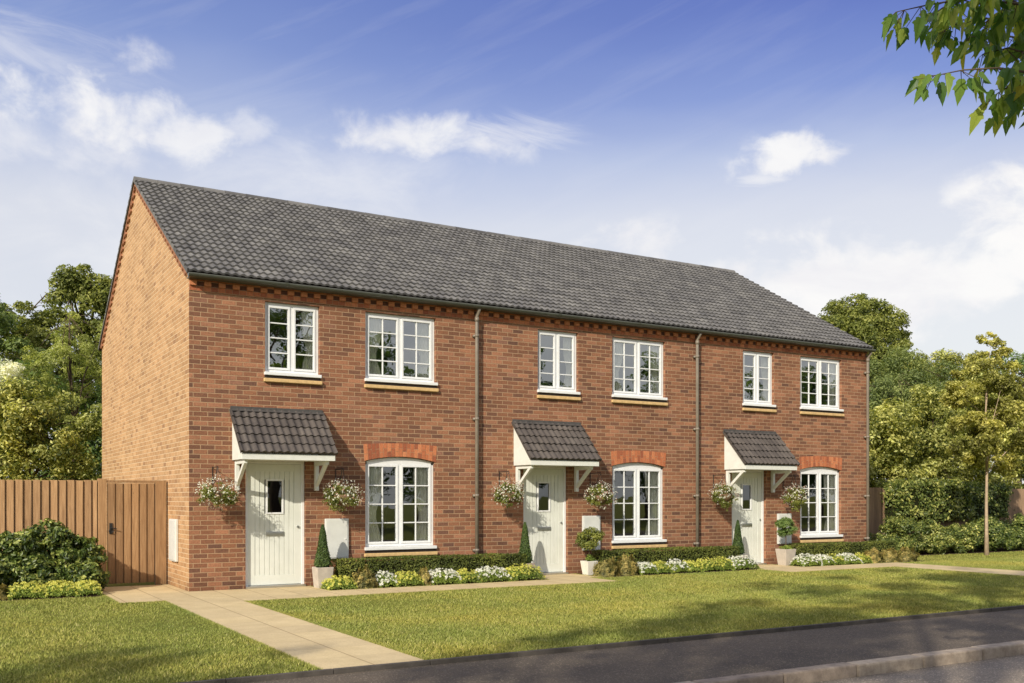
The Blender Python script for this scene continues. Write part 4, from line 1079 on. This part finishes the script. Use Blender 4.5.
# young tree on the lawn
L['young'] = leaf_mat('young_tree_leaves', [(0, (.06, .055, .018)), (.4, (.13, .13, .03)), (.75, (.30, .28, .09)), (1, (.46, .42, .17))], .5, gain=2.0)
yt = [(20.1, -.15, 3.7, 1.35, 1.2, 1.2), (20.1, -.15, 4.8, .85, .8, .75), (19.2, -.3, 3.1, .9, .8, .8), (21.1, -.1, 3.2, .95, .8, .85), (20.2, -.1, 5.45, .45, .4, .4), (19.15, -.1, 4.2, .6, .5, .6), (21.15, -.2, 4.3, .65, .5, .6), (20.1, -.1, 2.6, 1.1, .8, .5), (20.9, -.2, 2.3, .5, .4, .3)]
tree('young_tree', 'slender young tree with pale trunk on the lawn by the hedge', 'tree', (20.08, -.15, 0), yt, 30000, .088, L['young'], 'barkpale', r=.052, seed=101, k=34, sub=.2, trunk_top=(0, 0, 4.3), tipn=1)

# ------------------------------------------------------------------ trees across the road (they shade the lawn and stand in the window reflections)
STREET = [(-11.5, -18.8), (-1.2, -18.4), (-17.5, -18.0), (-7.0, -18.3)]
proto = None
P_, N_, R_ = crown_pts([(0, 0, 8.2, 3.3, 3.1, 2.5), (1.6, .8, 6.6, 2.0, 2.0, 1.5), (-1.8, -.4, 6.9, 2.0, 2.0, 1.6), (.2, -.6, 10.2, 1.9, 1.9, 1.3)], 8000, 201, 50, .13, .2)
stl = ['street tree across the road behind the camera, nearest the path', 'street tree across the road behind the camera, right of its neighbour', 'street tree across the road behind the camera, farthest left', 'tallest street tree across the road behind the camera']
for i, (x, y) in enumerate(STREET):
    if proto is None:
        proto = empty('street_tree', (x, y, 0), stl[0], 'tree', 'street trees across the road')
        leaves('crown', P_, N_, .15, L['street'], proto, 202, rvals=R_)
        mb = MB(); rg = random.Random(9); limbs(mb, (0, 0, 0), (.2, 0, 9), .2, [(rg.uniform(-2.8, 2.8), rg.uniform(-2.6, 2.6), rg.uniform(6, 10.5)) for _ in range(16)], 5)
        mb.build('trunk', M['bark'], proto, True); c = proto
    else: c = copy_tree(proto); c['label'] = stl[i]
    c.location = (x, y, 0); c.rotation_euler = (0, 0, i*1.9); k_ = (1.1, 1, 1, 1.32)[i]; c.scale = (k_, k_, k_)
P2, N2, R2 = crown_pts([(0, 0, 7.0, 3.6, 3.0, 3.0), (2.0, 0, 5.2, 2.6, 2.4, 2.2), (-2.2, 0, 5.4, 2.6, 2.4, 2.4), (.4, 0, 9.4, 2.2, 2.0, 1.7), (0, 0, 3.0, 3.0, 2., 1.8)], 20000, 211, 50, .24, .3)
proto = None
for i, (x, y, s) in enumerate([(1, -34, 1.0), (6, -33, 1.1), (11, -34.5, .95), (16, -33, 1.12), (21, -34, .95), (26, -33, 1.1), (31.5, -34, 1.0), (37, -33, 1.12), (42, -34, .98), (47.5, -33, 1.1), (53, -34, 1.05), (59, -33, 1.0)]):
    lab = '%s parkland tree from the left in the row far across the road' % ORD[i]
    if proto is None:
        proto = empty('parkland_tree', (x, y, 0), lab, 'tree', 'row of trees far across the road')
        leaves('crown', P2, N2, .24, L['mid'], proto, 212, rvals=R2)
        mb = MB(); limbs(mb, (0, 0, 0), (.2, 0, 8), .3, [(1.8, 0, 6), (-2, 1, 7), (0, -1, 9), (2.5, 1, 8)], 6); mb.build('trunk', M['bark'], proto, True); c = proto
    else: c = copy_tree(proto); c['label'] = lab
    c.location = (x, y, 0); c.rotation_euler = (0, 0, i*2.3); c.scale = (s, s, s*.86)

# ------------------------------------------------------------------ maple whose branch hangs into the top right of the view
def maple():
    R = empty('maple_tree', (6.8, -17.6, 0), 'maple tree beside the road whose leafy branch hangs in at the top right', 'tree')
    bx = Vector((6.8, -17.6, 0)); rg = random.Random(4)
    def W(u, v, dep): return CAM+VD*dep+RD*(u*dep)+Vector((0, 0, v*dep))-bx
    tr = MB()
    tr.tube([(0, 0, 0), (.05, .0, 1.5), (0, .1, 3), (-.1, .1, 4.6), (0, 0, 7)], [.24, .19, .17, .15, .08], 10)
    U = lambda px, py: ((px-512)/FPX, (HOR-py)/FPX)
    tw = MB()
    def limb(pts, r0, r1):
        n = len(pts); tr.tube(pts, [r0+(r1-r0)*i/(n-1) for i in range(n)], 7)
    root_ = Vector((-.1, .1, 4.2))
    e1 = W(*U(1075, 25), 5.2); e2 = W(*U(1080, 95), 5.0)
    limb([root_, root_.lerp(e1, .5)+Vector((0, 0, .45)), e1], .085, .022); limb([root_.lerp(e1, .5)+Vector((0, 0, .4)), e1.lerp(e2, .7)+Vector((.4, -.3, .1)), e2], .04, .018)
    sprays = [[(1075, 25), (1010, 8), (960, 2), (915, 10), (888, 16)], [(1075, 25), (1030, 32), (990, 22), (955, 24), (930, 38)], [(1010, 8), (985, 20), (962, 40)],
              [(1080, 95), (1030, 78), (990, 72), (955, 74), (925, 80)], [(1080, 95), (1035, 62), (1000, 52), (975, 58)], [(1080, 95), (1040, 100), (1010, 98), (995, 112)], [(1030, 78), (1005, 88), (985, 100)],
              [(1075, 25), (1040, 48), (1015, 56)], [(1010, 8), (975, -12), (940, -18)], [(1075, 25), (1040, -10), (1000, -25)], [(960, 2), (935, 12), (920, 22)], [(1040, 48), (1000, 40), (975, 44)]]
    LV = []
    for s_ in sprays:
        s_ = [(x+8, y-4) for x, y in s_]
        dep = 5.1+rg.uniform(-.35, .35); pts = [W(*U(x, y), dep+rg.uniform(-.08, .08)) for x, y in s_]
        pts[0] = W(*U(*s_[0]), 5.1)
        tw.tube(pts, [.008-.006*i/(len(pts)-1) for i in range(len(pts))], 5)
        for i in range(len(pts)-1):
            seg = (pts[i+1]-pts[i]).length; m_ = max(2, int(seg/.062))
            for j in range(m_):
                p = pts[i].lerp(pts[i+1], (j+rg.random()*.6)/m_)
                if i == 0 and j < m_*.15 and s_[0][0] > 1060: continue
                LV.append((p, (pts[i+1]-pts[i]).normalized()))
        LV.append((pts[-1], (pts[-1]-pts[-2]).normalized()))
    # lobed leaf outline: stalk at the origin, tip along +y
    half = [(0, 0), (.10, -.03), (.20, .03), (.27, .12), (.24, .20), (.34, .30), (.42, .46), (.30, .47), (.27, .55), (.24, .68), (.17, .80), (.13, .92), (.06, 1.05), (0, 1.22)]
    out = MB()
    for p, d in LV:
        for _ in range(rg.choice((3, 4, 4))):
            size = rg.uniform(.065, .105)
            side = Vector((rg.uniform(-1, 1), rg.uniform(-1, 1), rg.uniform(-.5, .3))).normalized()
            st = p+side*rg.uniform(.02, .085)-Vector((0, 0, rg.uniform(.0, .05)))
            tw.tube([p, st], [.0022, .0016], 4)
            ld = (side*.55+Vector((0, 0, -1))*rg.uniform(.5, 1.4)+d*.25).normalized()
            nm = Vector((rg.uniform(-1, 1), rg.uniform(-1, 1), rg.uniform(.0, 1))); sx_ = ld.cross(nm).normalized(); nz = sx_.cross(ld).normalized()
            fold = rg.uniform(.2, .6); curl = rg.uniform(.1, .5)
            vs = []
            for sg in (1, -1):
                for (a, b_) in half:
                    vs.append(st+sx_*(sg*a*size*.85)+ld*(b_*size)+nz*(a*fold*size-(b_**2)*curl*size*.5))
            n = len(half); fs = []
            for i in range(1, n-1):
                fs.append((i, i+1, 0) if 0 else (0, i, i+1)); fs.append((n, n+i+1, n+i))
            out.add(vs, fs, min(1, max(0, rg.gauss(.45, .27))))
    out.build('branch_leaves', L['branch'], R); tw.build('twigs', M['bark'], R, True)
    P, N, T = crown_pts([(.8, -.8, 8.2, 3.0, 2.8, 2.2), (2.4, -1.4, 6.6, 2.0, 2.0, 1.5)], 11000, 301, 40, .22, .3)
    leaves('crown', P, N, .15, L['street'], R, 302, rvals=T)
    rg2 = random.Random(3)
    for _ in range(10):
        t = Vector((rg2.uniform(-1.5, 3.4), rg2.uniform(-3, 1.2), rg2.uniform(6.4, 9.6))); a = Vector((0, .05, rg2.uniform(4, 6.6)))
        tr.tube([a, a.lerp(t, .5)+Vector((0, 0, .3)), t], [.06, .035, .01], 6)
    tr.build('trunk', M['bark'], R, True)
maple()

# ================================================================== SKY, SUN, CAMERA
SD = Vector((-1.45, -1.0, .95)).normalized()      # towards the sun
def world():
    w = bpy.data.worlds.new('World'); bpy.context.scene.world = w; w.use_nodes = True
    t = NT(w.node_tree); bg = w.node_tree.nodes['Background']
    sky = t.new('ShaderNodeTexSky', sky_type='NISHITA', sun_disc=False)
    sky.sun_elevation = math.asin(SD.z); sky.sun_rotation = math.atan2(SD.x, SD.y)
    sky.air_density = 1.2; sky.dust_density = 1.5; sky.ozone_density = 1.5
    d = t.vm('NORMALIZE', t.new('ShaderNodeTexCoord').outputs['Generated'])
    x, y, z = t.sep(d)
    el = t.m('MULTIPLY', t.m('ARCSINE', z), 180/PI); az = t.m('MULTIPLY', t.m('ARCTAN2', x, y), 180/PI)
    # haze is thicker towards the left of the view, deepest blue to the right
    azn = t.mr(az, 5., 60.)
    wob = t.m('MULTIPLY', t.m('SUBTRACT', t.noise(t.comb(t.m('MULTIPLY', az, .05), t.m('MULTIPLY', el, .14)), 1., 4.), .5), 3.)
    e2 = t.m('ADD', el, wob)
    e2n = t.m('DIVIDE', e2, 60., clamp=True)
    right = t.ramp(e2n, [(0., (.93, .92, .91)), (.20, (.90, .89, .92)), (.26, (.82, .82, .90)), (.31, (.54, .60, .84)), (.36, (.20, .28, .70)), (.425, (.10, .145, .56)), (1., (.06, .085, .30))])
    left = t.ramp(e2n, [(0., (.89, .89, .92)), (.25, (.81, .82, .90)), (.33, (.53, .60, .84)), (.40, (.27, .36, .71)), (.47, (.15, .23, .60)), (1., (.05, .08, .36))])
    base = t.mix(azn, left, right)
    up = t.m('MAXIMUM', z, 0.)
    base = t.mix(.22, base, t.vm('SCALE', sky.outputs[0], .11))
    # clouds
    cv = t.comb(t.m('MULTIPLY', az, .11), t.m('MULTIPLY', el, .2))
    n1 = t.noise(cv, 1.35, 9., .62, .5); n2 = t.noise(t.comb(t.m('MULTIPLY', az, .06), t.m('ADD', t.m('MULTIPLY', el, .3), t.m('MULTIPLY', az, .05))), 1.6, 9., .68, 1.2)
    n3 = t.noise(t.comb(t.m('MULTIPLY', az, .20), t.m('MULTIPLY', el, .26)), 1.5, 10., .58, .25)
    cols = None
    def puff(px, py, rx, ry, dens=1., src=n1, tilt=0., lo=.5, hi=.95):
        nonlocal cols
        a0, e0 = azel(px, py); sc_ = math.degrees(1/FPX)
        da = t.m('DIVIDE', t.m('SUBTRACT', az, a0), rx*sc_); de = t.m('DIVIDE', t.m('ADD', t.m('SUBTRACT', el, e0), t.m('MULTIPLY', t.m('SUBTRACT', az, a0), tilt)), ry*sc_)
        r2 = t.m('ADD', t.m('MULTIPLY', da, da), t.m('MULTIPLY', de, de))
        g = t.m('POWER', 2.718, t.m('MULTIPLY', r2, -.8))
        v = t.m('ADD', g, t.m('MULTIPLY', t.m('SUBTRACT', src, .5), 2.6))
        v = t.m('MULTIPLY', t.m('MULTIPLY', t.mr(v, .30, .30+(hi-lo)*1.7, 0., 1., True), t.mr(g, .05, .45, 0., 1., True)), dens)
        cols = v if cols is None else t.m('MAXIMUM', cols, v)
    puff(70, 112, 105, 36, .92, n3, 0., .42, .95)
    puff(40, 135, 130, 34, .6, n3, 0., .42, 1.05)
    puff(200, 140, 62, 26, .8, n3, .0, .42, .95)
    puff(245, 130, 34, 22, .5, n3, .0, .42, .95)
    puff(15, 45, 110, 26, .42, n2, .1, .4, 1.1)
    puff(143, 62, 30, 16, .6, n3, .0, .45, 1.0)
    puff(420, 140, 100, 24, .85, n3, .0, .42, 1.0)
    puff(495, 138, 70, 18, .55, n2, .0, .42, 1.0)
    puff(330, 170, 160, 40, .40, n1, .0, .4, 1.1)
    puff(785, 160, 44, 21, .92, n3, -.05, .45, .85)
    puff(760, 180, 30, 8, .6, n2, .0, .42, .9)
    puff(640, 240, 55, 18, .75, n3, 0., .42, .9)
    puff(1018, 222, 56, 40, 1., n3, 0., .42, .8)
    puff(880, 285, 230, 48, .95, n3, 0., .36, .8)
    puff(90, 230, 260, 60, .35, n1, 0., .3, 1.1)
    # faint high streaks
    st = t.m('MULTIPLY', t.mr(t.noise(t.comb(t.m('ADD', t.m('MULTIPLY', az, .035), t.m('MULTIPLY', el, .05)), t.m('SUBTRACT', t.m('MULTIPLY', el, .42), t.m('MULTIPLY', az, .16))), 1.3, 7., .6, .4), .5, .85), .16)
    st = t.m('MULTIPLY', st, t.mr(az, 70., 10., .25, 1.))
    cols = t.m('MAXIMUM', cols, st)
    # broken cloud added out of view to neutralise the blue ambient, also for reflections
    other = t.m('MULTIPLY', t.mr(n1, .42, .60, .25, .95, True), t.m('MAXIMUM', t.mr(t.m('ABSOLUTE', t.m('SUBTRACT', az, 30.)), 50., 75.), t.mr(el, 32., 48.)))
    cols = t.m('MAXIMUM', cols, other)
    cc = t.ramp(n1, [(.3, (.88, .87, .90)), (.6, (.98, .97, .96))])
    c = t.mix(cols, base, cc)
    # below the horizon
    c = t.mix(t.mr(z, -.02, 0.), (.16, .15, .09), c)
    t.put(bg.inputs[0], c); bg.inputs[1].default_value = 1.0
world()
sl = bpy.data.lights.new('sun', 'SUN'); sl.energy = 4.8; sl.angle = math.radians(.6); sl.color = (1., .90, .75)
so = bpy.data.objects.new('sun', sl); col.objects.link(so)
so.rotation_euler = SD.to_track_quat('Z', 'Y').to_euler(); so.location = (-20, -20, 30)

cam = bpy.data.cameras.new('camera'); co = bpy.data.objects.new('camera', cam); col.objects.link(co)
co.location = CAM; co.rotation_euler = (PI/2, 0, -TH)
cam.sensor_width = 36; cam.lens = FPX/1024*36; cam.shift_y = (HOR-341.5)/1024; cam.clip_end = 2000; cam.clip_start = .05
sc = bpy.context.scene; sc.camera = co
sc.view_settings.view_transform = 'Standard'; sc.view_settings.look = 'None'; sc.view_settings.exposure = 0; sc.view_settings.gamma = 1
sc.render.engine = 'CYCLES'
try:
    sc.cycles.max_bounces = 6; sc.cycles.transparent_max_bounces = 8; sc.cycles.diffuse_bounces = 3; sc.cycles.glossy_bounces = 3
except Exception: pass
